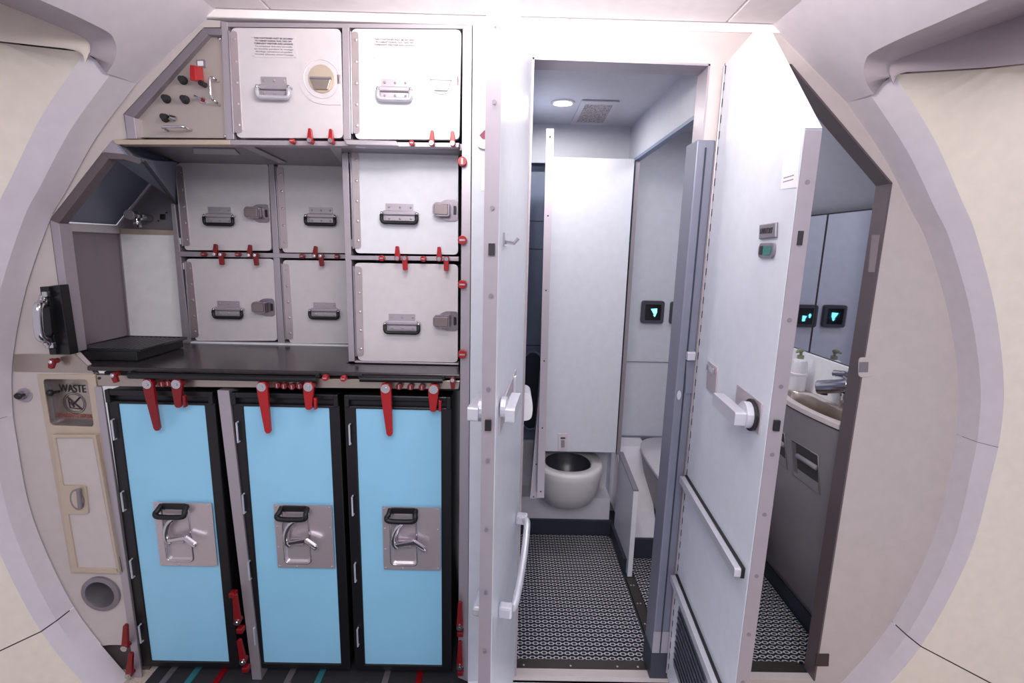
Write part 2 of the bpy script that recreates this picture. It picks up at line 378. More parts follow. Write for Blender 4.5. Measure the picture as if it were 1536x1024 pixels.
N = thing('water_niche', (-1.22, .2, 1.06), 'hooded water niche at the left end of the galley', 'niche')
MB().prism([P(155,228,0), P(163,238,0), P(88,335,0), P(75,330,0)], (0, .03, 0)).build('hood_edge', 'brown', N, .001)
MB().prism([P(155,228,0), P(188,231,0), P(214,239,0), P(209,246,0), P(186,239,0), P(163,238,0)], (0, .03, 0)).build('hood_edge', 'brown', N, .001)
MB().prism([P(75,330,0), P(88,335,0), P(113,528,0), P(102,528,0)], (0, .04, 0)).build('niche_post', 'alu', N, .001)
fa, fb = P(158,230,.03), P(80,331,.03); ra, rb = P(226,272,.42), P(174,337,.42); ft = P(214,238,.03); rt = P(262,300,.42)
MB().grid([[fb, fa, ft], [rb, ra, rt]]).build('hood_panel', 'hood', N)
MB().grid([[P(88,334,.04), P(113,528,.04)], [P(177,340,.42), P(193,505,.42)]]).build('side_wall', 'niche', N)
MB().prism([P(88,334,.03), P(90,346,.03), P(177,350,.41), P(175,338,.41)], (.006, 0, 0)).build('ledge_strip', 'lilac', N)
MB().pq([(224,272),(264,300),(268,346),(172,342)], .425, .01).build('tap_panel', 'alud', N)
MB().pq([(172,342),(268,346),(268,352),(172,350)], .415, .02).build('ledge_strip', 'beige', N)
MB().pq([(176,350),(268,351),(280,512),(190,510)], .422, .01).build('splash_panel', 'splash', N)
MB().pq([(169,209),(177,216),(191,234),(153,229)], .002, .028).build('hood_plate', 'alu', N)
MB().pq([(174,345),(179,345),(195,508),(190,508)], .418, .006).build('corner_strip', 'alu', N)
# gusset wall between niche and container recess
MB().prism([P(170,211,.0), P(265,243,.40), P(264,306,.40), P(214,240,.0), P(188,232,.0)], (.006, 0, 0)).build('gusset_wall', 'hood', N)
MB().tube([P(214,240,.0), P(263,304,.37)], .006, 6).build('gusset_edge', 'rubberg', N)
MB().pq([(240,321),(247,321),(247,329),(240,329)], .42, .006).build('tap_display', 'black', N)
for q in ((238,331),(250,319)): MB().cyl(P(*q, .42), (0, -1, 0), .0025, .004, 8).build('tap_button', 'black', N)
Tp = thing('water_tap', P(210,330,.40), 'short chrome water tap inside the hooded niche', 'tap')
MB().tube([P(224,327,.42), P(196,322,.30)], .014, 14).build('tap_body', 'chrome', Tp, 0, True)
MB().cyl(P(205,326,.33), (0, 0, -1), .011, .032, 12).build('spout', 'chrome', Tp, 0, True)
MB().cyl(P(196,322,.30), P(196,322,.30)-P(224,327,.42), .016, .012, 14).build('end_cap', 'alud', Tp, .001)

# ------------------------------------------------------------------ latches
def latch(boss, tip, Y, w=.017, w2=.010, m='red', parent=None, prong=False, r=.0085):
    b = P(*boss, Y); t = P(*tip, Y); d = (t-b); d.y = 0; L = d.length; d.normalize(); n = V((d.z, 0, -d.x)); y0 = Y-.012
    b0 = V((b.x, y0, b.z)); mb = MB()
    pts = [b0-d*w*.45-n*w*.3, b0-d*w*.45+n*w*.3, b0+n*w*.5, b0+d*L*.25+n*w*.46, b0+d*(L*.95)+n*w2*.5, b0+d*L+n*w2*.25, b0+d*L-n*w2*.25, b0+d*(L*.95)-n*w2*.5, b0+d*L*.3-n*w*.42, b0-n*w*.5]
    mb.prism(pts, (0, -.010, 0)); mb.cyl((b.x, Y, b.z), (0, -1, 0), w*.42, .013, 12)
    if prong:
        n = -n; q = b0+n*w*.62+d*L*.45
        mb.prism([q-n*.004, q+n*.004+d*.004, q+n*.004+d*L*.5, q-n*.003+d*L*.52], (0, -.012, 0))
    o = mb.build('turn_latch', m, parent or G, .0012)
    MB().cyl((b.x, y0-.009, b.z), (0, -1, 0), r*.95, .004, 14).cyl((b.x, y0-.012, b.z), (0, -1, 0), r*.35, .003, 8).build('latch_cap', 'chrome', o)
    return o
def knob(c, Y, r=.0085, m='red', ax=(1, 0, 0)):
    p = P(*c, Y); o = MB().cyl(p, (0, -1, 0), r, .016, 14).build('latch_knob', m, G, .0015)
    d = V(ax).normalized()*r*.6; n = V((d.z,0,-d.x))*.3; p = p+V((0,-.0155,0))
    MB().prism([p+d+n, p+d-n, p-d-n, p-d+n], (0,-.002,0)).build('knob_slot', 'alu', o)
    return o
for b, t in (((469,213),(469,195)), ((500,213.5),(500,196))): latch(b, t, -.004, .015, .008, r=.006)
knob((441,213), -.004, .007)
for b, t in (((649,217),(650,198)), ((680,217.5),(680,199))): latch(b, t, -.004, .015, .008, r=.006)
knob((619,216), -.004, .007)
for b, t in (((327,381),(328,366)), ((378,382.5),(379,367))): latch(b, t, .366, .017, .011, r=.006, m='redd')
for b, t in (((336,381.5),(337.5,397)), ((387,382.5),(389,398))): latch(b, t, .366, .017, .015, r=.006, m='redd')
for c in ((308,381),(359,381.5),(455,384),(507,384.5)): knob(c, .366, .0085, 'redd')
latch((475,383.5),(476.5,369), .366, .017, .011, r=.006, m='redd'); latch((484,383.5),(486,399), .366, .017, .015, r=.006, m='redd')
for b, t in (((598,387),(598,369)), ((660,388),(660,370))): latch(b, t, .10, .017, .010, r=.0065)
for b, t in (((609,387),(610,405)), ((671,388),(670.5,406))): latch(b, t, .10, .017, .014, r=.0065)
knob((574,387), .10, .0085); knob((636,388), .10, .0085)
knob((694,243), -.004, .0125, 'red', (0, 0, 1))
for c in ((694,360),(694,426),(694,530)): knob(c, -.004, .0125, 'red')
# big trolley retainers on the fascia
for b, t, m in (((229,573),(243,642),'redd'), ((398,577),(407,646),'red'), ((581,579.5),(587,650),'red')): latch(b, t, -.006, .032, .018, m, r=.014)
for b, t, m in (((272,573),(274,608),'redd'), ((467,577),(467,611),'red'), ((652,580.5),(651,614),'red')): latch(b, t, -.006, .032, .018, m, prong=True, r=.014)
for c in ((248,574),(257,573),(419,576),(429,577),(441,578),(452,577),(600,578),(617,578.5),(634,579)): knob(c, .003, .0095, 'redd', (0, 0, 1))
for c in ((490,565),(517,566)): knob(c, -.01, .009, 'red')
latch((178,560),(182,571), -.004, .016, .013, 'redd', r=.006); latch((680,567),(680.5,580), -.004, .016, .011, 'redd', r=.006)
latch((87,540),(85,550), -.006, .018, .012, 'redd', r=.006)
MB().cyl(P(149,567,.004), (0, -1, 0), .004, .002, 10).build('fascia_screw', 'ink', G)
# side retainers low between the trolleys
for b, t in (((361,925.5),(357,885)), ((369,984.5),(363,952)), ((194,964),(195,930)), ((200,1005),(203,972)), ((690.5,933),(691,896)), ((690.5,992),(691,955))): latch(b, t, -.008, .021, .013, 'redd', r=.0105)
for q in ((352,888),(363,941),(371,999),(691,946),(691,1004)):
    p = P(*q, -.004); MB().box(p.x-.010, p.x+.010, -.022, 0, p.z-.009, p.z+.009).build('catch_block', 'redd', G, .003)

# ------------------------------------------------------------------ containers
CG = 'metal galley containers stowed above the worktop'
def handle(parent, x0, z1, x1, z0, Y, grip='rubber'):
    w = x1-x0; h = z1-z0
    MB().box(x0+w*.07, x1-w*.09, Y-.010, Y, z1-h*.54, z1-h*.33).build('handle_hood', 'alu', parent, .003)
    pa_ = MB().box(x0+w*.13, x1-w*.16, Y-.003, Y, z1-h*.36, z1); pb2 = MB().box(x0+w*.10, x1-w*.12, Y-.005, Y, z0+h*.2, z1-h*.58)
    for k in range(3):
        x = x0+w*(.22+.28*k); pa_.ball((x, Y-.0035, z1-h*.16), .0033, 8); pb2.ball((x, Y-.0055, z1-h*.70), .0033, 8)
    pa_.build('handle_plate', 'alu', parent); pb2.build('handle_plate', 'alu', parent)
    r = .0058; yy = Y-.016; zt = z1-h*.45; c = .008
    MB().tube([(x0+r, Y, zt), (x0+r, yy, zt), (x0+r, yy, zt-h*.08)], r*.75, 8).build('handle_arm', 'chrome', parent, 0, True); MB().tube([(x1-r, Y, zt), (x1-r, yy, zt), (x1-r, yy, zt-h*.08)], r*.75, 8).build('handle_arm', 'chrome', parent, 0, True)
    MB().tube([(x0+r, yy, zt-h*.08), (x0+r, yy, z0+c+r), (x0+r+c*.3, yy, z0+r+c*.3), (x0+r+c, yy, z0+r), (x1-r-c, yy, z0+r), (x1-r-c*.3, yy, z0+r+c*.3), (x1-r, yy, z0+c+r), (x1-r, yy, zt-h*.08)], r, 10).build('grip', grip, parent, 0, True)
def paddle(parent, px0, py0, px1, py1, Y):
    a = P(px0, py0, Y); b = P(px1, py1, Y); x0, x1, z1, z0 = a.x, b.x, a.z, b.z; w = x1-x0; h = z1-z0
    base = MB().prism(rpoly([(x0+w*.12,Y,z0+h*.28),(x0+w*.45,Y,z0),(x1,Y,z0),(x1,Y,z1),(x0+w*.45,Y,z1),(x0+w*.12,Y,z0+h*.75)], .012), (0, -.004, 0)).build('latch_base', 'basem', parent, .001)
    pd = MB().prism(rpoly([(x0,Y-.006,z0+h*.3),(x0+w*.2,Y-.006,z0+h*.2),(x0+w*.68,Y-.006,z0+h*.2),(x0+w*.68,Y-.006,z1-h*.16),(x0+w*.1,Y-.006,z1-h*.16),(x0,Y-.006,z1-h*.3)], .006), (0, -.022, 0)).build('paddle', 'basem', base, .004)
    MB().box(x0+w*.06, x0+w*.62, Y-.031, Y-.0285, z0+h*.28, z1-h*.24).build('paddle_face', 'paddlem', base, .002)
    MB().prism(rrect(x0+w*.82, x0+w*.94, z0+h*.3, z1-h*.28, .003, Y-.0045), (0, -.001, 0)).build('keyhole', 'black', base)
def container(name_px, Y, label, hs, depth=.27, hnd=None, pad=None, grip='rubber', dial=None, placard=None, skin='contain'):
    cs = [P(*q, Y) for q in name_px]; c = sum(cs, V())/4
    o = thing('galley_container', (c.x, Y+depth/2, min(p.z for p in cs)), label, 'container', CG)
    inset = [c+(p-c)*.97 for p in cs]
    MB().prism([V((p.x, Y+.014, p.z)) for p in rpoly(inset, .012)], (0, depth-.014, 0)).build('body', 'alud', o)
    MB().prism(rpoly(cs, .014), (0, .013, 0)).build('door', skin, o, .002)
    a, b, d, e = [P(*q, Y) for q in hs]                                     # hinge strip TL TR BR BL
    rv = MB().prism(rpoly([a, b, d, e], .008), (0, -.003, 0))
    for k in range(5):
        t = .08+.21*k; p = (a*(1-t)+e*t)*.4+(b*(1-t)+d*t)*.6; rv.ball((p.x, Y-.003, p.z), .0045, 10, (1, .4, 1))
    rv.build('hinge_strip', 'hinge', o)
    MB().tube([a+V((-.003,-.002,0)), e+V((-.003,-.002,0))], .0035, 8).build('hinge_pin', 'alud', o)
    MB().prism([a+V((-.016,.004,-.005)), a+V((-.008,.004,-.005)), a+V((-.008,.004,-.028)), a+V((-.016,.004,-.028))], (0,.008,0)).build('hinge_block', 'white', o); MB().prism([e+V((-.016,.004,.028)), e+V((-.008,.004,.028)), e+V((-.008,.004,.006)), e+V((-.016,.004,.006))], (0,.008,0)).build('hinge_block', 'white', o)
    if hnd:
        p, q = P(hnd[0], hnd[1], Y), P(hnd[2], hnd[3], Y); handle(o, p.x, p.z, q.x, q.z, Y, grip)
    if pad: paddle(o, *pad, Y)
    if dial:
        p = P(*dial, Y); r = .048
        pm = MB().prism([V((p.x+x*r, Y, p.z+z*r)) for x, z in [(1.0, -1.28), (.2, -1.30)]+[(1.28*math.cos(math.radians(t)), 1.28*math.sin(math.radians(t))) for t in range(260, 99, -12)]+[(.2, 1.28), (1.0, 1.26)]], (0, -.0018, 0))
        MB().tube([(p.x+r*.98*math.cos(math.radians(t)), Y-.002, p.z+r*.98*math.sin(math.radians(t))) for t in range(0, 360, 15)], .0014, 6, True).build('dial_ring', skin, o)
        dl = MB().cyl((p.x, Y-.002, p.z), (0, -1, 0), r*.72, .003, 32).build('dial', 'beige' if dial[0] < 500 else 'contain', o, .0008)
        MB().box(p.x-r*.58, p.x+r*.58, Y-.012, Y-.005, p.z-r*.04, p.z+r*.06).build('dial_grip', 'alud', dl)
        MB().prism([(p.x-r*.55,Y-.005,p.z-.0025),(p.x+r*.55,Y-.005,p.z-.0025),(p.x+r*.36,Y-.005,p.z-r*.56),(p.x-r*.36,Y-.005,p.z-r*.56)], (0,-.007,0)).build('dial_grip', 'steel' if dial[0] < 500 else 'contain', dl, .001)
        sc = pm
        for t in (90, 135, 180, 225, 270): sc.cyl((p.x+r*1.14*math.cos(math.radians(t)), Y-.001, p.z+r*1.14*math.sin(math.radians(t))), (0, -1, 0), .002, .002, 8)
        for z in (-1.1, 1.1): sc.cyl((p.x+r*.85, Y-.001, p.z+r*z), (0, -1, 0), .002, .002, 8)
        sc.build('dial_plate', skin, o)
        MB().box(p.x+r*.86, p.x+r*1.0, Y-.003, Y-.001, p.z-r*.22, p.z+r*.24).build('catch_slot', 'brown', o)
    if placard:
        a, b, d, e = [P(*q, Y) for q in placard[0]]
        pm = MB().prism([a, b, d, e], (0, -.0015, 0))
        W = b.x-a.x; H = a.z-e.z
        for cx_, cz_ in ((.03, .06), (.97, .06), (.03, .94), (.97, .94)): pm.ball((a.x+W*cx_, Y-.002, a.z-H*cz_), .002, 8)
        pl = pm.build('placard', 'contain', o)
        W = b.x-a.x; H = a.z-e.z
        for k, s in enumerate(placard[1]):
            text(s, ((a.x+b.x)/2, Y-.0018, a.z-H*(.10+.125*k)), H*.105, 'ink' if k < 3 else 'inkg', 'placard_text', pl, width=W*(.88 if k % 2 == 0 else .84))
    return o
TXT = ['THIS CONTAINER MUST BE SECURED', 'TO CABINET DURING TAXI, TAKE OFF,', 'TURBULENT WEATHER AND LANDING', 'Ce conteneur doit etre verrouille', 'au meuble pendant le roulage', 'decollage, turbulences et pendant', 'toutes phases atterrissage']
container([(346,41.5),(511,43),(515,207),(355,206.5)], .002, 'top left container with beige dial, silver handle and engraved placard', [(346,47),(356,47),(364,199),(353,200)], hnd=(385,115,441,153), grip='silver', dial=(483,119), placard=([(377,54),(443,54),(445,87),(380,86)], TXT))
container([(527,43),(692,44.5),(689,209.5),(533,208.5)], .002, 'top right container with white dial and faded placard', [(528,48),(538,48),(540,200),(530,201)], hnd=(565,118,621,156), grip='silver', dial=(662,121), placard=([(558,56),(626,57),(626,88),(558,88)], TXT[:3]), skin='white')
container([(265.5,244),(402,245),(407,376),(277,375)], .372, 'upper container next to the niche, with paddle latch', [(265,249),(274,249),(286,368),(276,369)], hnd=(306,310,356,340), pad=(371,306,405,334))
container([(416,245),(540,246),(545,380),(424,378.5)], .372, 'narrow upper container between two paddle latched ones', [(415,251),(425,251),(432,372),(422,373)], hnd=(457.5,310.5,507.5,340))
container([(279,388),(410,388),(416,511),(293,511)], .372, 'lower container next to the niche, standing above the worktop', [(279.5,392),(288,393),(299,505),(288,507)], hnd=(320,450.5,369,478), pad=(382,447,413,474))
container([(424,390),(540,391),(546,515.5),(434,514.5)], .372, 'narrow lower container with black handle, above the worktop middle', [(423.5,395),(433,396),(440.5,508),(430,509)], hnd=(464,453,512,479))
container([(527,222),(687.5,223),(687,382),(533,379.5)], .108, 'large white container directly under the top right one', [(527.5,228),(538,229),(542,372),(532,373)], hnd=(571,305,629.5,338), pad=(651,299,687,332), skin='white')
container([(532,394),(687,396.5),(686.5,543.5),(537,540.5)], .108, 'large container at the right end of the worktop', [(532,399),(543,400),(546,533),(536,534)], hnd=(576,470,632,501), pad=(651.5,466,687,496))

# ------------------------------------------------------------------ control panel
C_ = thing('control_panel', P(270,207,.01), 'triangular stainless switch panel at the top left of the galley', 'control panel')
Yc = .012
MB().pq([(313,53),(332.5,54),(339,207),(205,206),(202,177)], Yc, .006).build('face_plate', 'ctrl', C_, .001)
def blackknob(px, py, silver=False):
    p = P(px, py, Yc); d = P(px-5, py-3, Yc-.02)-p
    o = MB().cyl(p, (0, -1, 0), .011, .006, 14).tube([p, p+d*1.0], [.010, .008], 12).build('breaker_knob', 'rubber', C_, .001)
    MB().cyl(p+d*.98, d, .0075, .002, 10).build('knob_cap', 'alud' if silver else 'black', o)
for q in ((276,121),(251,149),(279,150),(249,177.5)): blackknob(*q)
p = P(261,178,Yc); MB().tube([p, p+V((-.006,-.014,.002))], [.009,.006], 10).build('toggle_switch', 'chrome', C_)
p = P(306,151,Yc); o = MB().cyl(p, (0,-1,0), .008, .006, 12).tube([p, p+V((-.014,-.02,.006))], [.004,.003], 8).build('toggle_switch', 'chrome', C_); MB().cyl(p+V((0,-.006,0)), (0,-1,0), .005, .003, 8).build('switch_collar', 'redd', o)
p = P(300,112,Yc); o = MB().prism([p+V((-.008,-.0,-.018)), p+V((.011,0,-.020)), p+V((.011,0,.018)), p+V((-.004,0,.020))], (-.006, -.026, -.004)).build('switch_guard', 'red', C_, .003)
MB().cyl(p+V((.012,-.002,-.026)), (0,-1,0), .007, .02, 10).build('guard_pivot', 'black', o)
o = MB().pq([(294,89.5),(308,89),(309,101),(295,101)], Yc-.002, .004).build('indicator', 'alud', C_, .001); MB().pq([(296,91.5),(304,91.3),(304.5,98.5),(296.5,98.6)], Yc-.004, .003).build('indicator_face', 'white', o)
def wire(pts, r, name, m, parent): return MB().tube(spline(pts, 4), r, 8).build(name, m, parent, 0, True)
MB().tube(rpoly([P(328,122,Yc), P(314,114.5,Yc-.03), P(316,147,Yc-.03), P(330,158,Yc)], .01)[6:-6], .0035, 8).tube([P(328,122,Yc),P(318,116.5,Yc-.022)], .0035, 8).tube([P(320,150,Yc-.022),P(330,158,Yc)], .0035, 8).build('pull_handle', 'chrome', C_, 0, True)
MB().tube([P(252,196,Yc), P(244,191,Yc-.028), P(246,190,Yc-.03), P(273,190,Yc-.03), P(276,190.5,Yc-.028), P(287,195,Yc)], .0035, 8).build('pull_handle', 'chrome', C_, 0, True)
for q in ((329,58),(203,177),(206,204),(337,204)): MB().ball(P(*q, Yc), .005, 10, (1,.5,1)).build('panel_screw', 'chrome', C_, 0, True)

# ------------------------------------------------------------------ waste cabinet (left end panel)
W = thing('waste_cabinet', (-1.3, .03, 0), 'pale end panel with waste flap, waste door and round port left of the trolleys', 'waste cabinet')
Yw = .004
arc = [p+V((0, Yw, 0)) for p in A if p.z > .10]
arcx = [V((p.x-.004, Yw, p.z)) for p in arc]
inner = [P(*q, Yw) for q in ((163,967),(206,967),(147,590),(140,560),(112,530),(101,527),(74,330),(154,227),(170,210),(191,208),(185,171),(305,41),(331,41),(331,31),(310,29.5))]
recess = rpoly([P(*q, Yw) for q in ((64,568),(131,568.5),(141,640),(75,638))], .012)
port = P(153,889,Yw); hole = [port+V((.058*math.cos(t*math.pi/12), 0, .058*math.sin(t*math.pi/12))) for t in range(24)]
MB().holed(arcx+inner, [recess, hole], (0, .02, 0)).build('end_panel', 'wallp', W)
MB().pq([(19,531),(113,531),(141,560),(148,576),(60,574),(19,572)][:4]+[(141,559),(19,557)][:2], Yw-.003, .003).build('steel_band', 'steel', W) if False else MB().prism([P(*q, Yw-.003) for q in ((20,531),(112,531),(141,559),(20,557))], (0,.003,0)).build('steel_band', 'steel', W)
MB().holed([P(*q, Yw-.004) for q in ((55,562),(142,561),(181,860),(106,860))], [rpoly([P(*q, Yw-.004) for q in ((64,568.5),(131,569),(141,640),(75,637.5))], .012)], (0, .004, 0)).build('flap_surround', 'beige', W, .001)
rc = rpoly([P(*q, Yw) for q in ((64,568),(131,568.5),(141,640),(75,638))], .012)
n_ = len(rc); mb = MB(); mb.grid([rc+[rc[0]], [p+V((0,.032,0)) for p in rc]+[rc[0]+V((0,.032,0))]]); mb.build('flap_recess', 'alud', W)
fl = MB().prism([p+V((0,.032,0)) for p in rc], (0,.004,0)).build('waste_flap', 'steel', W)
yq = Yw+.0305
text('WASTE', P(108.5,583,yq), .034, 'ink', 'flap_text', fl, width=.078, right=(1,0,-.02))
cc = P(111.5,604.5,yq)
for r in (.033, .028): MB().tube([cc+V((r*math.cos(t*math.pi/16),0,r*math.sin(t*math.pi/16))) for t in range(32)], .0006, 6, True).build('no_cigarette_sign', 'ink', fl)
MB().tube([cc+V((-.02,0,.02)), cc+V((.02,0,-.02))], .0016, 6).build('no_cigarette_sign', 'ink', fl)
MB().tube([cc+V((-.004,0,-.004)), cc+V((.018,0,.018))], .0022, 6).tube([cc+V((-.017,0,.012)), cc+V((-.015,0,-.015)), cc+V((.014,0,-.018))], .0012, 6).tube([cc+V((-.012,0,.004)), cc+V((-.002,0,-.012))], .0022, 6).build('no_cigarette_sign', 'ink', fl)
text('NO CIGARETTE DISPOSAL', P(113,623.5,yq), .017, 'inkr', 'flap_text', fl, width=.104, right=(1,0,-.02))
MB().tube([P(88,587,yq), P(76,589,Yw-.005)], .004, 8).ball(P(75,589,Yw-.012), .010, 10).build('flap_knob', 'rubber', W, 0, True)
MB().cyl(P(38,592,Yw), (0,-1,0), .022, .003, 20).build('lock_plate', 'alu', W, .001); o = MB().cyl(P(35,592,Yw), (0,-1,0), .013, .012, 14).build('lock_barrel', 'alud', W)
MB().tube([P(35,592,Yw-.012), P(29,594,Yw-.03)], [.005,.004], 8).ball(P(27,594,Yw-.032), .012, 10, (1,.5,.8)).build('lock_key', 'rubber', o, 0, True)
wd = MB().holed([P(*q, Yw-.016) for q in ((77,652),(143,652),(180,861),(107,858))], [rpoly([P(*q, Yw-.016) for q in ((83,657),(139,657),(175,853),(116,852))], .004)], (0,.012,0)).build('waste_door', 'beige', W, .0015)
MB().pq([(83,657),(139,657),(175,853),(116,852)], Yw-.012, .008).build('door_panel', 'wallp', wd)
MB().pq([(144,655),(147,660),(183,858),(180,860)], Yw-.008, .01).build('door_gasket', 'rubber', wd)
lt = MB().prism(rpoly([P(*q, Yw-.018) for q in ((91,728),(128,728),(133,771),(98,771))], .01), (0,.008,0)).build('latch_plate', 'beige', wd, .002)
def ell(c, rx, rz, n=24): return [c+V((rx*math.cos(2*math.pi*k/n),0,rz*math.sin(2*math.pi*k/n))) for k in range(n)]
MB().prism(ell(P(116,749,Yw-.0185), .021, .034), (0,-.002,0)).build('latch_ring', 'alud', wd); MB().prism(ell(P(116,749,Yw-.0207), .0165, .028), (0,-.001,0)).build('latch_pan', 'beige', wd)
MB().pq([(113,733),(119,734),(122,764),(116,764)], Yw-.028, .008).build('latch_tongue', 'alud', wd, .003)
rg = MB()
pc = port+V((0,-.004,0))
rg.grid([[pc+V((r*math.cos(t*math.pi/16), y, r*math.sin(t*math.pi/16))) for t in range(33)] for r, y in ((.060,.004),(.060,-.004),(.046,-.006),(.044,.0),(.042,.07),(.0005,.075))])
rg.build('round_port', 'alud', W, 0, 'auto'); MB().ball(port+V((.012,.055,.018)), .014, 10).build('port_valve', 'steel', W, 0, True)
MB().box(-1.33, -1.18, .03, .05, .0, .125).build('kick_panel', 'brown', W)

H_ = thing('fold_down_bracket', P(83,480,-.01), 'black bracket with chrome pull handle left of the niche post', 'bracket')
MB().pq([(72,429),(89,427),(105,532),(82,532)], -.03, .03).build('back_plate', 'black', H_, .002)
MB().pq([(59,430),(72,430),(84,532),(74,532)], -.04, .04).build('side_plate', 'rubber', H_, .002)
MB().prism(rpoly([P(*q, -.042) for q in ((68,455),(78,460),(82,500),(76,508),(70,495))], .006), (0, -.008, 0)).build('pad', 'black', H_, .002)
hp = spline([P(65,444,-.045), P(64,455,-.055), P(57,463,-.075), P(60,502,-.075), P(70,510,-.055), P(74,520,-.045)], 5)
MB().tube(hp, [.009]*3+[.0115]*(len(hp)-6)+[.009]*3, 10).build('pull_handle', 'chrome', H_, 0, True)
for q in ((65.5,441.5),(75,518)): MB().pq([(q[0]-4,q[1]-4),(q[0]+4,q[1]-4),(q[0]+5,q[1]+4),(q[0]-3,q[1]+4)], -.052, .012).build('handle_foot', 'chrome', H_, .002)

# ------------------------------------------------------------------ trolleys
def trolley():
    r = thing('serving_trolley', (0, 0, 0), 'x', 'trolley', 'blue serving trolleys under the worktop')
    w, z0, z1 = .160, .035, .985
    MB().box(-w+.004, w-.004, .012, .70, z0, z1-.004).build('cabinet_body', 'black', r, .003)
    fr = MB().holed([(-w,.0,z0),(w,0,z0),(w,0,z1-.036),(-w,0,z1-.036)], [[(-.126,0,.056),(.128,0,.056),(.128,0,.941),(-.126,0,.941)]], (0,.012,0)).build('door_frame', 'black', r, .003)
    MB().box(-w+.002, w-.002, -.004, .012, z1-.018, z1).build('top_bar', 'black', r, .004)
    for sx in (-1, 1): MB().box(sx*(w-.009)-.007, sx*(w-.009)+.007, -.006, .012, z1-.040, z1).build('corner_bracket', 'rubber', r, .003)
    MB().box(-.128, .130, .004, .0115, .054, .943).build('door', 'blue', r)
    for z in (.862, .63, .40, .165):
        MB().tube([(-w+.016, 0, z+.031), (-w+.016, -.010, z+.031), (-w+.016, -.010, z-.031), (-w+.016, 0, z-.031)], .0028, 8).build('hinge', 'silver', r)
    # latch plate with pressed pan
    px0, px1, q0, q1 = -.053, .126, .414, .630; y = -.005
    ix0, ix1, iz0, iz1 = px0+.022, px0+.107, q0+.016, q1-.014
    rv = MB().holed([(px0,y,q0),(px1,y,q0),(px1,y,q1),(px0,y,q1)], [rrect(ix0, ix1, iz0, iz1, .012, y)], (0,-.002,0))
    MB().tube(rrect(ix0+.001, ix1-.001, iz0+.001, iz1-.001, .012, y-.002), .003, 6, True).build('pan_rim', 'chrome', r, 0, True)
    ro = rrect(ix0, ix1, iz0, iz1, .012, y-.002); ri = rrect(ix0+.009, ix1-.009, iz0+.009, iz1-.009, .008, y+.006)
    MB().grid([ro+[ro[0]], ri+[ri[0]]]).add(ri, [tuple(range(len(ri)))]).build('latch_pan', 'plate', r)
    for x, z in ((px0+.006,q0+.006),(px1-.008,q0+.006),(px1-.008,q1-.007),(px0+.006,q1-.007),(px0+.06,q0+.005),(px1-.008,.555),(px0+.006,.555),(px0+.006,.485)): rv.ball((x, y-.002, z), .0035, 8, (1,.5,1))
    rv.build('latch_plate', 'plate', r)
    MB().box(ix0+.006, ix1-.006, y-.006, y-.002, q1-.022, q1-.002).build('handle_hood', 'black', r, .002)
    MB().box(ix0+.014, ix1-.014, y-.004, y+.004, q1-.046, q1-.022).build('handle_plate', 'plate', r, .001)
    MB().tube(spline([(ix0+.002,y,q1-.010),(ix0+.0,y-.016,q1-.020),(ix0-.005,y-.020,q1-.028),(ix0+.006,y-.022,q1-.037),(ix1-.012,y-.022,q1-.037),(ix1-.002,y-.020,q1-.028),(ix1-.003,y-.016,q1-.020),(ix1-.004,y,q1-.010)], 4), .0078, 8).build('carry_handle', 'rubber', r, 0, True)
    cx_, cz_ = ix0+.014, q0+.106
    cr = spline([(cx_+.03,y-.010,cz_+.062),(cx_+.012,y-.012,cz_+.045),(cx_+.001,y-.012,cz_+.015),(cx_+.002,y-.012,cz_-.012),(cx_+.012,y-.012,cz_-.024)], 5)
    MB().tube(cr, [.005+.0045*math.sin(math.pi*min(1,i/(len(cr)-1)*.8+.15)) for i in range(len(cr))], 10).build('lever_crescent', 'chrome', r, 0, True)
    MB().box(cx_+.008, cx_+.052, y-.012, y+.004, cz_-.022, cz_-.004).build('lever_block', 'plate', r, .002)
    MB().prism([(cx_+.006,y-.024,cz_-.004),(cx_+.064,y-.026,cz_+.010),(cx_+.100,y-.034,cz_-.010),(cx_+.104,y-.034,cz_-.018),(cx_+.096,y-.034,cz_-.024),(cx_+.062,y-.026,cz_-.004),(cx_+.010,y-.024,cz_-.014)], (0,.014,0)).build('lever_arm', 'chrome', r, .0035)
    for sx in (-1, 1):
        for yy in (.05, .62):
            f = MB().box(sx*.125-.012, sx*.125+.012, yy-.02, yy+.02, .024, .036).build('caster_fork', 'alud', r)
            MB().cyl((sx*.125-.010, yy, .0155), (1,0,0), .0155, .020, 16).build('caster_wheel', 'rubber', f)
    return r
t0 = trolley()
def copy_tree(o, parent=None):
    c = o.copy(); COL.objects.link(c)
    if parent: c.parent = parent
    for ch in list(o.children): copy_tree(ch, c)
    return c
spots = [(-1.025, .007, 'blue fronted trolley beside the waste door, first from the left'), (-.656, .007, 'middle blue trolley of the three under the worktop'), (-.322, .007, 'blue trolley beside the open lavatory door, third from the left')]
roots = [t0]+[copy_tree(t0) for _ in range(2)]
for r, (x, y, l) in zip(roots, spots): r.location = (x, y, 0); r['label'] = l
# runners on the bay floor
for k, (x, m) in enumerate(((-1.10,'alud'),(-1.02,'teal'),(-.93,'redd'),(-.70,'alud'),(-.60,'teal'),(-.38,'alud'),(-.27,'redd'))):
    MB().box(x-.010, x+.010, -.05, .7, .0, .005).build('floor_runner', m, G)

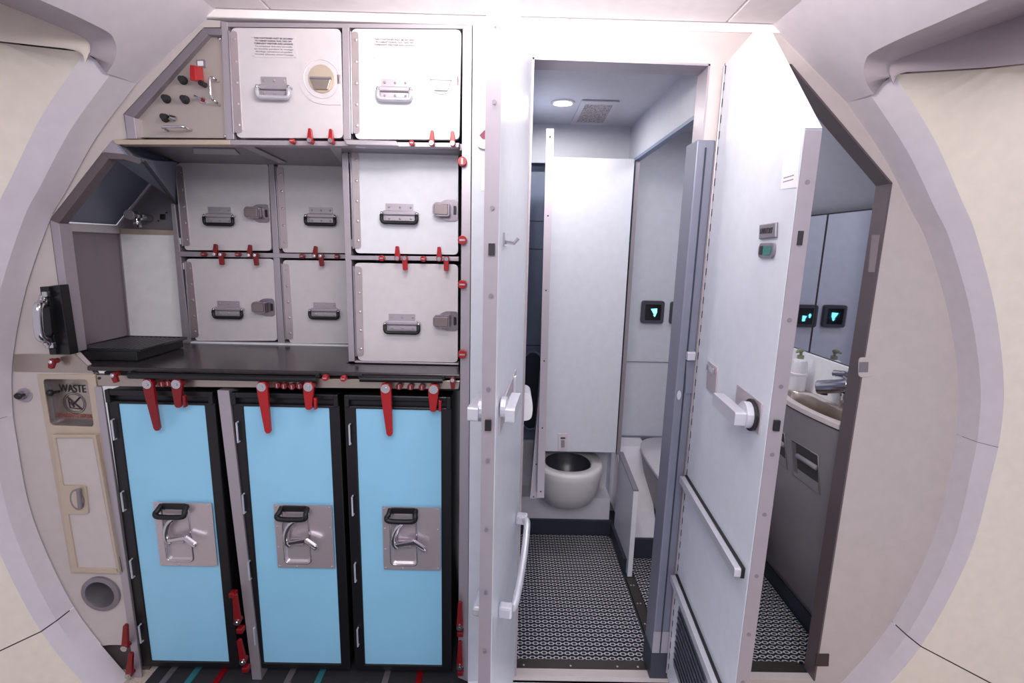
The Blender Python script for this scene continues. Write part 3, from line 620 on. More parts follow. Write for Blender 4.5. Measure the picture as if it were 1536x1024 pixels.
# ================================================================== LAVATORY FRONT
arcR = [V((2*SXM-p.x+.0, 0, p.z)) for p in A if p.z > .005]
RA = spline([P(*q) for q in [(1149,49.5),(1270,155),(1340,260),(1400,370),(1432,470),(1441,560),(1437,640),(1425,720),(1390,820),(1340,920),(1275,1010)]], 5)
op1 = [V((.049,0,.03)),V((.515,0,.03)),V((.515,0,1.908)),V((.049,0,1.912))]
op2 = [V((.553,0,.03)),V((1.05,0,.03)),V((1.043,0,1.622)),V((.728,0,1.913)),V((.553,0,1.91))]
t1x = P(308,30)
outer = [V((.02,0,1.984)), V((2*SXM-t1x.x+.004,0,1.99))]+[V((2*SXM-p.x+.006,0,p.z)) for p in A if p.z > .005]+[V((1.16,0,.0)), V((.02,0,.0))]
Fw = MB().holed(outer, [op1, op2], (0,.03,0)).build('wall_front', 'wallp')
struct(Fw, 'pale lavatory front wall with two doorways', 'wall')
Fs = MB().box(-.107, .0195, 0, .03, 0, 1.984).build('wall_front_strip', 'doorw'); struct(Fs, 'narrow wall strip with painted reflection between galley post and open lavatory door', 'wall')  # bluish door white stands in for the glossy panel's reflection
MB().pq([(720,229),(727,229),(727,286),(722,286)], -.002, .002).build('wall_placard', 'splash', Fs)
p = P(727,203,-.003); MB().prism([p+V((-.014,0,0)),p+V((0,0,-.014)),p+V((.014,0,0)),p+V((0,0,.014))], (0,.002,0)).build('wall_diamond', 'diamond', Fs)
MB().prism(ell(P(726,216,-.012), .018, .012), (0,.012,0)).build('wall_bumper', 'plast', Fs, .002)
# door frames
def ringframe(name, op, dep, m, y0=.0):
    mb = MB()
    for i in range(len(op)):
        a, b = op[i], op[(i+1) % len(op)]
        if a.z < .05 and b.z < .05: continue
        d = (b-a).normalized(); n = V((-d.z, 0, d.x)); cc_ = sum(op, V())/len(op)
        if (cc_-a).dot(n) < 0: n = -n
        mb.prism([a+V((0,y0,0)), b+V((0,y0,0)), b+n*.005+V((0,y0,0)), a+n*.005+V((0,y0,0))], (0, dep, 0))
    return mb.build(name, m)
o = ringframe('trim_2', op1, .075, 'edge', -.002); struct(o, 'metal frame of the left lavatory doorway', 'trim')
o = ringframe('trim_3', op2, .055, 'brown', -.002); struct(o, 'bronze metal frame of the right lavatory doorway with slanted corner', 'trim')
MB().pq([(1309,352),(1320,352),(1312,408),(1303,408)], -.004, .004).build('strike_plate', 'strike', o); 
MB().prism(rpoly([P(*q, -.004) for q in ((1289,536),(1313,536),(1312,564),(1288,566))], .012), (0,.004,0)).build('keeper_plate', 'wallp', Fw, .001)
MB().pq([(1290,543),(1303,543),(1302,558),(1289,558)], -.006, .003).build('keeper_bolt', 'alud', Fw)
MB().pq([(1225,981),(1244,981),(1243,999),(1223,999)], -.003, .003).build('floor_catch', 'threshold', Fw)
# slate post between the doorways
Po = MB().prism([V((.497,-.004,.04)),V((.548,-.004,.04)),V((.548,-.004,1.72)),V((.497,-.004,1.72))], (0,.085,0)).build('trim_4', 'slate', None, .004)
struct(Po, 'slate grey metal post between the two doorways', 'trim')
MB().box(.52,.524,-.0065,-.004,.05,1.7).build('post_groove', 'navy', Po)
MB().pq([(1032,528),(1045,528),(1043,541),(1031,541)], -.022, .016).build('door_catch', 'silver', Po, .003)
MB().pq([(1030,541),(1044,541),(1038,590),(1028,590)], -.008, .003).build('catch_plate', 'slate', Po)
MB().prism(ell(P(1018,592,-.006), .006, .014), (0,-.004,0)).build('post_bumper', 'silver', Po)
MB().box(.496,.55,-.0055,-.0045,.13,.21).build('post_foot', 'alu', Po); MB().box(.495,.551,-.007,.08,.035,.13).build('post_base', 'basebd', Po)

# ------------------------------------------------------------------ door 2 (right lavatory door, opened toward the viewer)
hx, hy, fx, fy = .552, -.006, .517, -.478
u = (V((fx,fy,0))-V((hx,hy,0))); DW = u.length; u.normalize(); th = V((-u.y, u.x, 0)); th = th if th.x > 0 else -th   # thickness toward +x
def D2(s, z, o=0): return V((hx,hy,0))+u*s+V((0,0,z))-th*o       # o = out of the visible face (toward -x)
def hit2(px, py):                                                  # measured point on the visible face
    q = PN(px, py, D2(0,0), th); return (q-V((hx,hy,0))).dot(u), q.z
outl = [(0,.045),(DW,.045),(DW,1.640),(.19,1.915),(0,1.908)]
d2 = MB().prism([D2(s,z) for s,z in outl], th*.030).build('door_2', 'doorw', None, .002)
struct(d2, 'white lavatory door standing open, hinged on the slate post, exterior side showing', 'door')
def strip(a, b): 
    return MB().prism([D2(*a,-.001)+u*.0008, D2(*b,-.001)+u*.0008, D2(*b,-.029)+u*.0008, D2(*a,-.029)+u*.0008], u*.0015)
strip((DW,.047),(DW,1.638)).build('edge_strip', 'edge', d2)
a_, b_ = D2(DW,1.640), D2(.19,1.915); nn = th.cross((b_-a_).normalized()); nn = nn if nn.z > 0 else -nn
MB().prism([a_+th*.001+nn*.0008, b_+th*.001+nn*.0008, b_+th*.029+nn*.0008, a_+th*.029+nn*.0008], nn*.0015).build('edge_strip', 'doorw', d2)
for z in (1.55,1.44,1.30,1.17,1.03,.90,.76,.62,.5): MB().cyl(D2(DW,z,-.015)+u*.0015, u, .0045, .0015, 10).build('edge_screw', 'alud', d2)
zb = P(1198,357,-.48).z; MB().prism([D2(DW,zb-.013,-.010)+u*.0022, D2(DW,zb-.013,-.020)+u*.0022, D2(DW,zb+.013,-.020)+u*.0022, D2(DW,zb+.013,-.010)+u*.0022], u*.001).build('bolt_slot', 'ink', d2)
zb = P(1163,637,-.48).z; MB().prism([D2(DW,zb-.011,-.009)+u*.002, D2(DW,zb-.011,-.021)+u*.002, D2(DW,zb+.011,-.021)+u*.002, D2(DW,zb+.011,-.009)+u*.002], u*.006).build('door_bolt', 'rubber', d2, .001)
def face2(px, o0, o1, r=0):
    q = [hit2(*p) for p in px]; pts = [D2(s,z,o0) for s,z in q]
    if r: pts = rpoly(pts, r)
    return MB().prism(pts, -th*(o1-o0))
# hinge line
MB().tube([D2(.003,.06,.002), D2(.003,1.90,.002)], .0035, 8).build('piano_hinge', 'edge', d2)
hk = MB()
for k in range(46): hk.prism([D2(.008,.08+k*.04,.0005), D2(.0115,.08+k*.04,.0005), D2(.0115,.10+k*.04,.0005), D2(.008,.10+k*.04,.0005)], -th*.001)
hk.build('hinge_knuckle', 'ink', d2)
# sticker without its code
st = face2([(1179,202),(1202,194),(1195,281),(1171,284)], .0, .0008).build('sticker', 'splash', d2)
s0, z0 = hit2(1180,275)
for i, (s_, z_) in enumerate((hit2(1183,266), hit2(1182,272))):
    MB().prism([D2(s_-.018,z_,.0009), D2(s_+.022,z_,.0009), D2(s_+.022,z_+.002,.0009), D2(s_-.018,z_+.002,.0009)], -th*.0002).build('sticker_print', 'inkg', st)
# metal placard and occupancy indicator
pl = face2([(1143,337),(1168,333),(1167,356),(1142,359)], 0, .006).build('sign_plate', 'alud', d2, .002)
s1, z1 = hit2(1154,346.5)
text('LAVATORY', D2(s1,z1,.0065), .016, 'ink', 'sign_text', pl, right=tuple(u), up=(0,0,1), width=.055)
iq = [hit2(*p) for p in ((1141,367),(1165,366),(1164,384),(1140,385))]; cs_ = sum(a for a,b in iq)/4; cz_ = sum(b for a,b in iq)/4
def rr2(s0, s1, z0, z1, r, o): return [D2(p.x, p.z, o) for p in rrect(s0, s1, z0, z1, r, 0)]
ind = MB().prism(rr2(cs_-.036, cs_+.036, cz_-.015, cz_+.015, .012, 0), -th*.005).build('occupied_indicator', 'alud', d2, .001)
MB().prism(rr2(cs_-.027, cs_+.027, cz_-.009, cz_+.009, .006, .0052), -th*.0006).build('indicator_window', 'green', ind)
MB().prism(rr2(cs_-.027, cs_-.012, cz_-.009, cz_+.009, .004, .006), -th*.0006).build('indicator_slide', 'ink', ind)
# ash tray
at = face2([(1064,541),(1078,552),(1075,593),(1061,582)], 0, .004, .004).build('ashtray_plate', 'plate', d2, .001)
face2([(1066,545),(1076,553),(1075,562),(1065,554)], .0042, .010).build('ashtray_lip', 'chrome', at, .001)
# lever handle
hp_ = face2([(1107,576),(1145,605),(1140,652),(1104,618)], 0, .003, .004).build('handle_plate', 'plate', d2, .001)
sA, zA = hit2(1101,600); sB, zB = hit2(1133,624); sm = (sA+sB)/2
MB().prism([D2(s,z,.0035) for s,z in [(sB-.008+.034*math.cos(t*math.pi/12), zB+.034*math.sin(t*math.pi/12)) for t in range(24)]], -th*.006).build('handle_rose', 'rubber', hp_, .001)
MB().prism([D2(s,z,.0095) for s,z in [(sB-.008+.028*math.cos(t*math.pi/12), zB+.028*math.sin(t*math.pi/12)) for t in range(24)]], -th*.014).build('handle_boss', 'silver', hp_, .003)
MB().prism(rpoly([D2(sA-.01,zA-.016,.022), D2(sB+.012,zB-.020,.022), D2(sB+.012,zB+.010,.022), D2(sA-.01,zA+.014,.022)], .005), -th*.024).build('lever', 'silver', hp_, .005)
# kick bars and vent
for px in ([(1030,711),(1034,707),(1113,862),(1108,867)], [(1014,860),(1018,857),(1078,1020),(1072,1024)]):
    q = [hit2(*p) for p in px]
    zc = sum(z for s,z in q)/4; sa = max(.012, min(s for s,z in q)); sb = min(DW-.012, max(s for s,z in q)+ (0 if px[2][1] < 900 else .03))
    if px[2][1] > 900: sb = DW-.018
    else: sb = DW-.018
    MB().prism([D2(sa,zc-.012,0), D2(sb,zc-.012,0), D2(sb,zc+.012,0), D2(sa,zc+.012,0)], -th*.008).build('kick_rail_gasket', 'rubber', d2)
    MB().prism(rpoly([D2(sa,zc-.012,.008), D2(sb,zc-.012,.008), D2(sb,zc+.010,.008), D2(sa,zc+.010,.008)], .006), -th*.014).build('kick_rail', 'silver', d2, .005)
q = [hit2(*p) for p in ((1014,925),(1047,1015))]
vs_ = .045; vz = q[0][1]
vt = MB().prism(rr2(.055, .33, .14, .36, .015, 0), -th*.002).build('vent_plate', 'slate', d2, .001)
for k in range(9): MB().prism([D2(.07,.165+k*.021,.002), D2(.315,.165+k*.021,.002), D2(.315,.172+k*.021,.008), D2(.07,.172+k*.021,.008)], V((0,0,.006))).build('vent_louver', 'louver', vt)

# ------------------------------------------------------------------ door 1 (left lavatory door, opened past square; inside face seen)
h1 = V((.047,-.008,0)); f1 = V((-.020,-.47,0)); u1 = (f1-h1); W1 = u1.length; u1.normalize(); t1_ = V((u1.y, -u1.x, 0)); t1_ = t1_ if t1_.x > 0 else -t1_   # t1_ out of the visible face
def D1(s, z, o=0): return h1+u1*s+V((0,0,z))+t1_*o
def hit1(px, py):
    q = PN(px, py, D1(0,0), t1_); return (q-h1).dot(u1), q.z
d1 = MB().prism([D1(0,.045), D1(W1,.045), D1(W1,1.908), D1(0,1.908)], -t1_*.029).build('door_1', 'doorw', None, .002)
struct(d1, 'white lavatory door swung open nearly edge on, inner side with grab bar', 'door')
MB().prism([D1(W1,.047,-.001)+u1*.0005, D1(W1,.047,-.028)+u1*.0005, D1(W1,1.906,-.028)+u1*.0005, D1(W1,1.906,-.001)+u1*.0005], u1*.0015).build('edge_strip', 'edge', d1)
for q in ((743,38),(742,154),(739,312),(737,443),(733,583),(732,690),(730,793),(729,887),(728,975)): MB().cyl(P(*q, -.47)+u1*.004, u1, .004, .0015, 10).build('edge_screw', 'alud', d1)
for q, m, e in (((738,374),'ink',.001),((733,636),'rubber',.006)):
    p = P(*q, -.472); MB().prism([p+V((-.006,0,-.011))+u1*.003, p+V((.006,0,-.011))+u1*.003, p+V((.006,0,.011))+u1*.003, p+V((-.006,0,.011))+u1*.003], u1*e).build('bolt_slot' if m == 'ink' else 'door_bolt', m, d1)
# coat hook
p = hit1(756,360); o = MB().prism([D1(p[0]-.014,p[1]-.012,0), D1(p[0]+.014,p[1]-.012,0), D1(p[0]+.014,p[1]+.014,0), D1(p[0]-.014,p[1]+.014,0)], t1_*.004).build('coat_hook', 'chrome', d1, .001)
MB().tube([D1(p[0],p[1]-.004,.004), D1(p[0],p[1]-.006,.020), D1(p[0]-.002,p[1]+.004,.028)], .0035, 8).build('hook_arm', 'chrome', o)
# inner latch handle
a = hit1(748,652); b = hit1(773,553)
lp1 = MB().prism([D1(a[0],a[1],0), D1(a[0],a[1]+.055,0), D1(b[0],b[1],0), D1(b[0],b[1]-.045,0)], t1_*.003).build('handle_plate', 'plate', d1, .001)
sh, zh = hit1(752,612); 
MB().cyl(D1(W1-.05,zh+.01,.003), t1_, .022, .012, 18).build('handle_boss', 'silver', lp1, .002)
MB().prism(rpoly([D1(W1-.03,zh-.018,.014), D1(W1-.13,zh-.012,.014), D1(W1-.13,zh+.020,.014), D1(W1-.03,zh+.014,.014)], .006), t1_*.020).build('lever', 'silver', lp1, .005)
s2, z2 = hit1(768,575); MB().prism([D1(s2-.006,z2-.030,.003), D1(s2+.006,z2-.030,.003), D1(s2+.006,z2+.02,.003), D1(s2-.006,z2+.02,.003)], t1_*.008).build('lock_slide', 'silver', lp1, .002)
# grab bar (runs along the door)
sn, zn = hit1(748,913); sf, zf = hit1(774,776)
zg = (zn+zf)/2; sn = min(sn, W1-.02)
for s_, z_ in ((sn,zn),(sf,zf)): MB().prism([D1(s_-.013,z_-.016,0), D1(s_+.013,z_-.016,0), D1(s_+.013,z_+.014,0), D1(s_-.013,z_+.014,0)], t1_*.034).build('bar_mount', 'silver', d1, .006)
MB().tube(spline([D1(sn-.008,zn,.026), D1(sn-.03,zn,.036), D1((sn+sf)/2,zg,.040), D1(sf+.03,zf,.036), D1(sf+.008,zf,.026)], 6), .0095, 10).build('grab_bar', 'silver', d1, 0, True)
# outer lever and kick rail seen past the edge
MB().prism(rpoly([D1(W1-.02,zh-.016,-.040), D1(W1-.13,zh-.016,-.040), D1(W1-.13,zh+.014,-.040), D1(W1-.02,zh+.014,-.040)], .005), -t1_*.022).cyl(D1(W1-.05,zh,-.029), -t1_, .024, .014, 16).build('outer_lever', 'silver', d1, .004)
zk = P(716,860,-.3).z
MB().prism([D1(W1-.03,zk-.012,-.029), D1(.02,zk-.012,-.029), D1(.02,zk+.012,-.029), D1(W1-.03,zk+.012,-.029)], -t1_*.022).build('kick_rail', 'silver', d1, .006)

# ================================================================== LAVATORY INTERIOR
zf0 = .014
struct(MB().box(.046, .53, .985, .995, .21, .46).build('wall_shroud_upper', 'shroud'), 'pale upper shroud behind the left toilet', 'wall')
o = struct(MB().box(.02, .55, .03, 1.02, 1.97, 1.99).build('ceiling_lavatory', 'lavc'), 'grey ceiling of the left lavatory', 'ceiling')
struct(MB().box(.03, .045, .03, 1.02, .0, 1.99).build('wall_left_lavatory', 'slate_shade'), 'left wall inside the left lavatory, coloured slate for shade', 'wall')
struct(MB().box(.045, .53, 1.0, 1.02, .0, 1.99).build('wall_back', 'slate_shade'), 'shadowed back wall of the left lavatory', 'wall')  # slate colour carries the shade on this wall and the left one
struct(MB().box(.045, .53, .935, .945, 1.805, 1.97).build('wall_back_upper', 'lavc'), 'grey upper back panel above the folding partition', 'wall')
for i, z in enumerate((1.55, 1.42, .95, .62)): struct(MB().box(.046, .175, .997, .9995, z, z+.004).build('trim_%d' % (10+i), 'navy'), 'dark joint line on the back wall beside the toilet, at height %s' % ('one two three four'.split()[i]), 'trim')
struct(MB().box(.53, .548, .09, 1.02, 1.815, 1.985).build('wall_header', 'lavc'), 'fixed header panel between the two lavatories', 'wall')
struct(MB().box(.528, .552, .085, .934, 1.803, 1.8145).build('trim_5', 'slate_shade'), 'dark channel under the header panel', 'trim')
struct(MB().box(.046, .53, .865, .995, .014, .21).build('wall_shroud', 'shroud'), 'pale lower shroud behind the left toilet', 'wall')
struct(MB().box(.045, .545, .848, .864, zf0, .095).build('baseboard_back', 'basebd'), 'dark skirting below the left toilet', 'baseboard')
struct(MB().box(.535, .549, .56, .848, zf0, .085).build('baseboard_right', 'basebd'), 'dark skirting under the low partition', 'baseboard')
cL = thing('ceiling_light', (.19, .60, 1.97), 'round lit downlight in the lavatory ceiling', 'ceiling light')
MB().grid([[V((.19+r*math.cos(t*math.pi/12), .60+r*math.sin(t*math.pi/12), z)) for t in range(25)] for r, z in ((.046,1.97),(.046,1.966),(.036,1.964),(.035,1.967))]).build('light_ring', 'silver', cL, 0, 'auto')
MB().cyl((.19,.60,1.969), (0,0,-1), .034, .003, 24).build('light_lens', 'lamp', cL)
vv = thing('ceiling_vent', (.34,.73,1.97), 'square perforated air vent beside the ceiling downlight', 'vent')
MB().holed([(.256,.557,1.969),(.396,.557,1.969),(.412,.91,1.969),(.256,.91,1.969)], [[(.276,.60,1.969),(.380,.60,1.969),(.392,.865,1.969),(.276,.865,1.969)]], (0,0,-.005)).build('vent_frame', 'lavc', vv, .001)
MB().prism([(.276,.60,1.967),(.380,.60,1.967),(.392,.865,1.967),(.276,.865,1.967)], (0,0,-.003)).build('vent_mesh', 'vent', vv)

# carpets
cp = MB().prism([V((.053,.075,zf0)), V((.505,.075,zf0)), V((.527,.12,zf0)), V((.535,.82,zf0)), V((.515,.842,zf0)), V((.053,.842,zf0))], (0,0,.006)).build('lavatory_carpet', 'hexcarpet')
tag(cp, 'navy and white hexagon patterned carpet on the floor before the left toilet', 'carpet')
cp = MB().prism([V((.582,.085,zf0)), V((1.155,.085,zf0)), V((1.165,.66,zf0)), V((.582,.66,zf0))], (0,0,.006)).build('lavatory_carpet', 'hexcarpet')
tag(cp, 'navy and white hexagon patterned carpet between right toilet and vanity', 'carpet')
ts = thing('threshold_strip', (.555,.3,zf0), 'dark riveted floor strip between the two patterned carpets', 'threshold')
sp_ = MB().prism([V((.515,.075,zf0)), V((.578,.075,zf0)), V((.578,.52,zf0)), V((.540,.52,zf0)), V((.538,.12,zf0))], (0,0,.008)).build('strip_plate', 'threshold', ts, .001)
for y in (.14,.25,.36,.47):
    for dx in (.550,.562): MB().ball((dx,y,zf0+.0085), .004, 8, (1,1,.4)).build('rivet', 'alu', sp_)
o = thing('doorway_sill', (.28,.045,.0), 'dark riveted sill plate along the left doorway', 'sill')
sp_ = MB().box(.05,.512,.002,.073,.0125,.028).build('sill_plate', 'threshold', o, .002)
for x in (.08,.24,.40,.47): MB().ball((x,.045,.0285), .004, 8, (1,1,.4)).build('rivet', 'alu', sp_)
tag(MB().box(.56,1.04,.002,.083,.0125,.024).build('doorway_sill', 'threshold', None, .002), 'plain dark sill plate along the right doorway', 'sill')

# folding partition
fp = thing('folding_partition', (.35,.79,.48), 'tall white folding partition panel standing in front of the left toilet', 'partition')
MB().prism([V((.176,.79,.484)), V((.524,.79,.484)), V((.522,.79,1.806)), V((.176,.79,1.806))], (0,.02,0)).build('main_panel', 'lav', fp, .002)
def leaf(pxs, Yn, Yf, m='alu'):
    q = [P(*p, Yn) for p in pxs]; dv = (P(pxs[0][0], 400, Yf)-P(pxs[0][0], 400, Yn)); dv.z = 0
    return q, dv
for nm, pxs, Yn, Yf in (('folded_leaf', ((820,193),(832,193),(815,746),(804,746)), .36, .78), ('short_leaf', ((806.5,592),(817,592),(803,747),(794,747)), .40, .78)):
    q = [P(*p, Yn) for p in pxs]
    if nm == 'folded_leaf': q = [P(819.5,193,Yn), P(831,193,Yn), P(816,746,Yn), P(805.5,746,Yn)]
    else: q = [P(808,592,Yn), P(818,592,Yn), P(805,747,Yn), P(795,747,Yn)]
    k = (Yf-CAM.y)/(Yn-CAM.y); sh = V(((q[0].x)*(k-1), Yf-Yn, 0))*1.0
    lf = MB().prism(q, sh).build(nm, 'lav', fp, .001)
    MB().prism([p+V((0,-.0025,0)) for p in q], (0,.002,0)).build('leaf_edge', 'alu', lf)
    n_s = 6 if nm == 'folded_leaf' else 4
    for i in range(n_s):
        t = .02+.96*i/(n_s-1); a = (q[0]+q[1])/2; b = (q[2]+q[3])/2; MB().cyl(a*(1-t)+b*t+V((0,-.003,0)), (0,-1,0), .003, .0015, 8).build('edge_screw', 'ink', lf)
lt_ = MB().pq([(837,650),(852,650),(851,675),(837,675)], .786, .004).build('panel_latch', 'plate', fp, .001)
MB().pq([(842,660),(847,660),(847,671),(842,671)], .780, .006).build('latch_slide', 'alud', lt_, .001); MB().pq([(841,656),(848,656),(848,658),(841,658)], .784, .003).build('latch_mark', 'ink', lt_)
struct(MB().box(.531, .548, .80, 1.02, .47, 1.80).build('trim_6', 'alud'), 'grey hinge post at the right of the folding partition', 'trim')
lp_ = thing('low_partition', (.556,.66,.02), 'low pale partition standing between the two toilets', 'partition')
MB().prism([V((.549,.53,.02)), V((.549,.83,.02)), V((.549,.83,.465)), V((.549,.53,.425))], (.018,0,0)).build('partition_panel', 'lav', lp_, .001)
MB().prism([V((.547,.527,.425)), V((.547,.83,.466)), V((.547,.83,.472)), V((.547,.527,.431))], (.022,0,0)).build('top_cap', 'alud', lp_)
MB().box(.548,.568,.5265,.5295,.022,.425).build('front_edge', 'white', lp_)

# toilets
def toilet(cx_, cy_, rx, ry, zr, zb, expo, label, open_bowl, back):
    t = thing('toilet', (cx_, cy_, zb), label, 'toilet')
    def ring(k, ky, z, sh=0, n=40):
        o = []
        for i in range(n+1):
            a = 2*math.pi*i/n; c, s = math.cos(a), math.sin(a)
            o.append(V((cx_+rx*k*math.copysign(abs(c)**(2/expo), c), cy_+sh+ry*ky*math.copysign(abs(s)**(2/expo), s), z)))
        return o
    if open_bowl:
        h = zr-zb
        MB().grid([ring(.45,.40,zb,.03), ring(.62,.58,zb+.015*1,.02), ring(.80,.78,zb+h*.2,.01), ring(.93,.92,zb+h*.5), ring(1,1,zb+h*.82), ring(1,1,zr-.012), ring(.97,.97,zr-.002), ring(.92,.93,zr), ring(.70,.66,zr-.002,-.012), ring(.66,.62,zr-.012,-.012)]).build('bowl', 'bowl', t, 0, True)
        MB().grid([ring(.66,.62,zr-.012,-.012), ring(.58,.54,zr-.06,-.01), ring(.30,.28,zr-.14,.0), ring(.01,.01,zr-.15,0)]).build('bowl_inside', 'bowlin', t, 0, True)
    else:
        h = zr-zb
        MB().grid([ring(.55,.5,zb,.06), ring(.75,.72,zb+h*.3,.03), ring(.92,.93,zb+h*.7,.01), ring(.97,.97,zr-.03), ring(.97,.97,zr-.018)]).build('bowl', 'vanity', t, 0, True)
        MB().grid([ring(.01,.01,zr-.016), ring(.985,.985,zr-.016), ring(.985,.985,zr-.008), ring(.97,.97,zr-.006), ring(.01,.01,zr-.006)]).build('seat_ring', 'slate_shade', t, 0, 'auto')
        MB().grid([ring(1,1,zr-.006), ring(1.0,1.0,zr+.006), ring(.96,.96,zr+.012), ring(.01,.01,zr+.014)]).build('lid', 'lid', t, 0, 'auto')
    return t
t1o = toilet(.303, .83, .165, .185, .43, .20, 2.2, 'grey open toilet bowl under the folding partition', True, None)
lidp = [V((.125+.085*math.cos(a*math.pi/14), .955, .73+.20*math.sin(a*math.pi/14))) for a in range(0, 29)]
MB().prism(lidp[:-1], (0,.012,0)).build('raised_lid', 'navy', t1o, .002); MB().tube([p+V((0,-.004,0)) for p in lidp[:-1]], .007, 6, True).build('lid_rim', 'slate_shade', t1o)  # lid is coloured navy to hold the shade it stands in
toilet(.865, .76, .188, .335, .44, .12, 3.2, 'grey toilet with closed lid beyond the slate post', False, None)
tp = thing('paper_holder', (.062,.12,.9), 'white rounded holder on the left lavatory wall behind the door', 'holder')
pa, pb = P(781,588,.10), P(797,632,.10); pa.x = .0455
MB().prism(rpoly([V((pa.x,.10,pb.z)), V((pb.x,.10,pb.z+.005)), V((pb.x+.004,.10,(pa.z+pb.z)/2)), V((pb.x-.004,.10,pa.z-.006)), V((pa.x,.10,pa.z))], .03), (0,.10,0)).build('holder_body', 'plast', tp, .006)
MB().prism(rpoly([V((.046,.104,pb.z+.02)), V((pb.x-.004,.104,pb.z+.02)), V((pb.x-.004,.104,pa.z-.02)), V((.046,.104,pa.z-.02))], .012), (0,-.006,0)).build('holder_cover', 'plast', tp, .003)

# right lavatory
YW = 1.1
struct(MB().box(.549, 1.30, YW, YW+.02, .0, 2.0).build('wall_back_right', 'lav'), 'pale back wall of the right lavatory carrying the displays', 'wall')
z_ = P(990,543,YW).z; struct(MB().box(.55,1.2,YW-.003,YW,z_-.002,z_+.002).build('trim_7', 'slate'), 'thin horizontal joint on the right back wall', 'trim')
struct(MB().box(.549, 1.30, YW-.012, YW, .43, .452).build('trim_8', 'slate'), 'dark joint above the right toilet shroud', 'trim')
struct(MB().prism([V((.572,.68,.10)), V((.572,YW-.002,.10)), V((.572,YW-.002,.445)), V((.572,.98,.44))], (.15,0,0)).build('wall_shroud_right', 'shroud'), 'pale sloping shroud behind the right toilet', 'wall')
struct(MB().box(.572, 1.02, .664, .68, zf0, .115).build('baseboard_right_lavatory', 'basebd'), 'dark skirting below the right toilet shroud', 'baseboard')
struct(MB().prism([V((.549,.09,1.985)), V((.86,.09,1.985)), V((1.225,.09,1.58)), V((1.245,.09,1.58)), V((.88,.09,2.0)), V((.549,.09,2.0))], (0,YW-.09,0)).build('ceiling_right_lavatory', 'lavc'), 'grey ceiling and slanted wall of the right lavatory', 'ceiling')
def display(c, label, arrow_up):
    p = P(*c, YW-.004); s = .057
    t = thing('touchless_display', (p.x, YW-.01, p.z-s), label, 'display', 'touchless displays on the back wall')
    MB().prism(rrect(p.x-s, p.x+s, p.z-s, p.z+s, .012, YW), (0,-.022,0)).build('bezel', 'bezel', t, .004)
    MB().prism(rrect(p.x-s*.70, p.x+s*.70, p.z-s*.70, p.z+s*.70, .002, YW-.0225), (0,-.001,0)).build('screen', 'screen', t)
    y = YW-.0238; g = MB(); X, Z = p.x, p.z; k = s
    if not arrow_up:
        g.prism([(X-.22*k,y,Z+.30*k),(X+.34*k,y,Z+.34*k),(X+.34*k,y,Z-.05*k),(X+.26*k,y,Z-.16*k),(X+.04*k,y,Z-.12*k)], (0,-.0006,0))
        g.prism([(X+.02*k,y,Z-.22*k),(X+.28*k,y,Z-.20*k),(X+.16*k,y,Z-.42*k)], (0,-.0006,0)); g.box(X+.10*k, X+.22*k, y-.0006, y, Z-.26*k, Z-.12*k)
    else:
        g.prism([(X-.02*k,y,Z+.0*k),(X+.36*k,y,Z+.05*k),(X+.36*k,y,Z-.46*k),(X+.12*k,y,Z-.46*k),(X+.12*k,y,Z-.26*k)], (0,-.0006,0))
        g.prism([(X-.42*k,y,Z+.06*k),(X-.14*k,y,Z+.06*k),(X-.28*k,y,Z+.26*k)], (0,-.0006,0)); g.box(X-.35*k, X-.21*k, y-.0006, y, Z-.14*k, Z+.08*k)
    g.build('screen_icon', 'glyph', t)
display((978,467.5), 'square black display showing a pale downward icon, nearest the folding partition', False)
display((1021,469), 'square black display showing an upward arrow icon, half behind the slate post', True)
struct(MB().box(1.238, 1.26, .09, YW, .0, 1.60).build('wall_right_lavatory', 'lav'), 'pale right wall of the right lavatory behind the mirror', 'wall')
mr_ = thing('mirror_cabinet', (1.22,.6,1.055), 'two leaf mirror above the vanity reflecting the black displays', 'mirror')
for y0, y1 in ((.10,.508),(.512,1.06)):
    MB().box(1.2,1.232,y0,y1,1.045,1.575).build('mirror_leaf', 'mirror', mr_)
MB().box(1.1985,1.2,.5065,.5135,1.045,1.575).build('leaf_gap', 'ink', mr_)
MB().box(1.1985,1.236,.095,1.07,1.5755,1.580).build('top_seal', 'ink', mr_)
# vanity
vn = thing('vanity_unit', (1.13,.55,.014), 'grey vanity with oval steel basin in the right lavatory', 'vanity')
def prof(y):      # front profile of the vanity from floor to rim
    b = .036*math.sin(math.pi*min(1,max(0,(y-.0)/.55)))
    return [V((1.178,y,.014)), V((1.172,y,.10)), V((1.150-b*.3,y,.14)), V((1.125-b*.5,y,.35)), V((1.098-b*.7,y,.62)), V((1.078-b,y,.78)), V((1.066-b,y,.862)), V((1.062-b,y,.885))]
rows = [prof(.065+.052*i) for i in range(20)]
MB().grid(rows).build('front_shell', 'vanity', vn, 0, True)
MB().grid([[V((1.236,.065,p.z)) for p in rows[0]], rows[0]]).build('end_shell', 'vanity', vn)
def rimx(y, o): return 1.062-.036*math.sin(math.pi*min(1,max(0,(y-.0)/.55)))-o
ry_ = [.062+.0525*i for i in range(20)]
fr = [V((rimx(y,.006),y,.886)) for y in ry_]
top_outer = fr+[V((1.196,ry_[-1],.886)), V((1.196,ry_[0],.886))]
bc = V((1.098,.255,.886)); basin = [bc+V((.050*math.cos(2*math.pi*k/32), .185*math.sin(2*math.pi*k/32), 0)) for k in range(32)]
MB().holed(top_outer, [basin], (0,0,.018)).build('countertop', 'rim', vn, .004)
MB().tube([V((rimx(y,.001),y,.884)) for y in ry_], .0025, 6).build('rim_shadow', 'ink', vn)
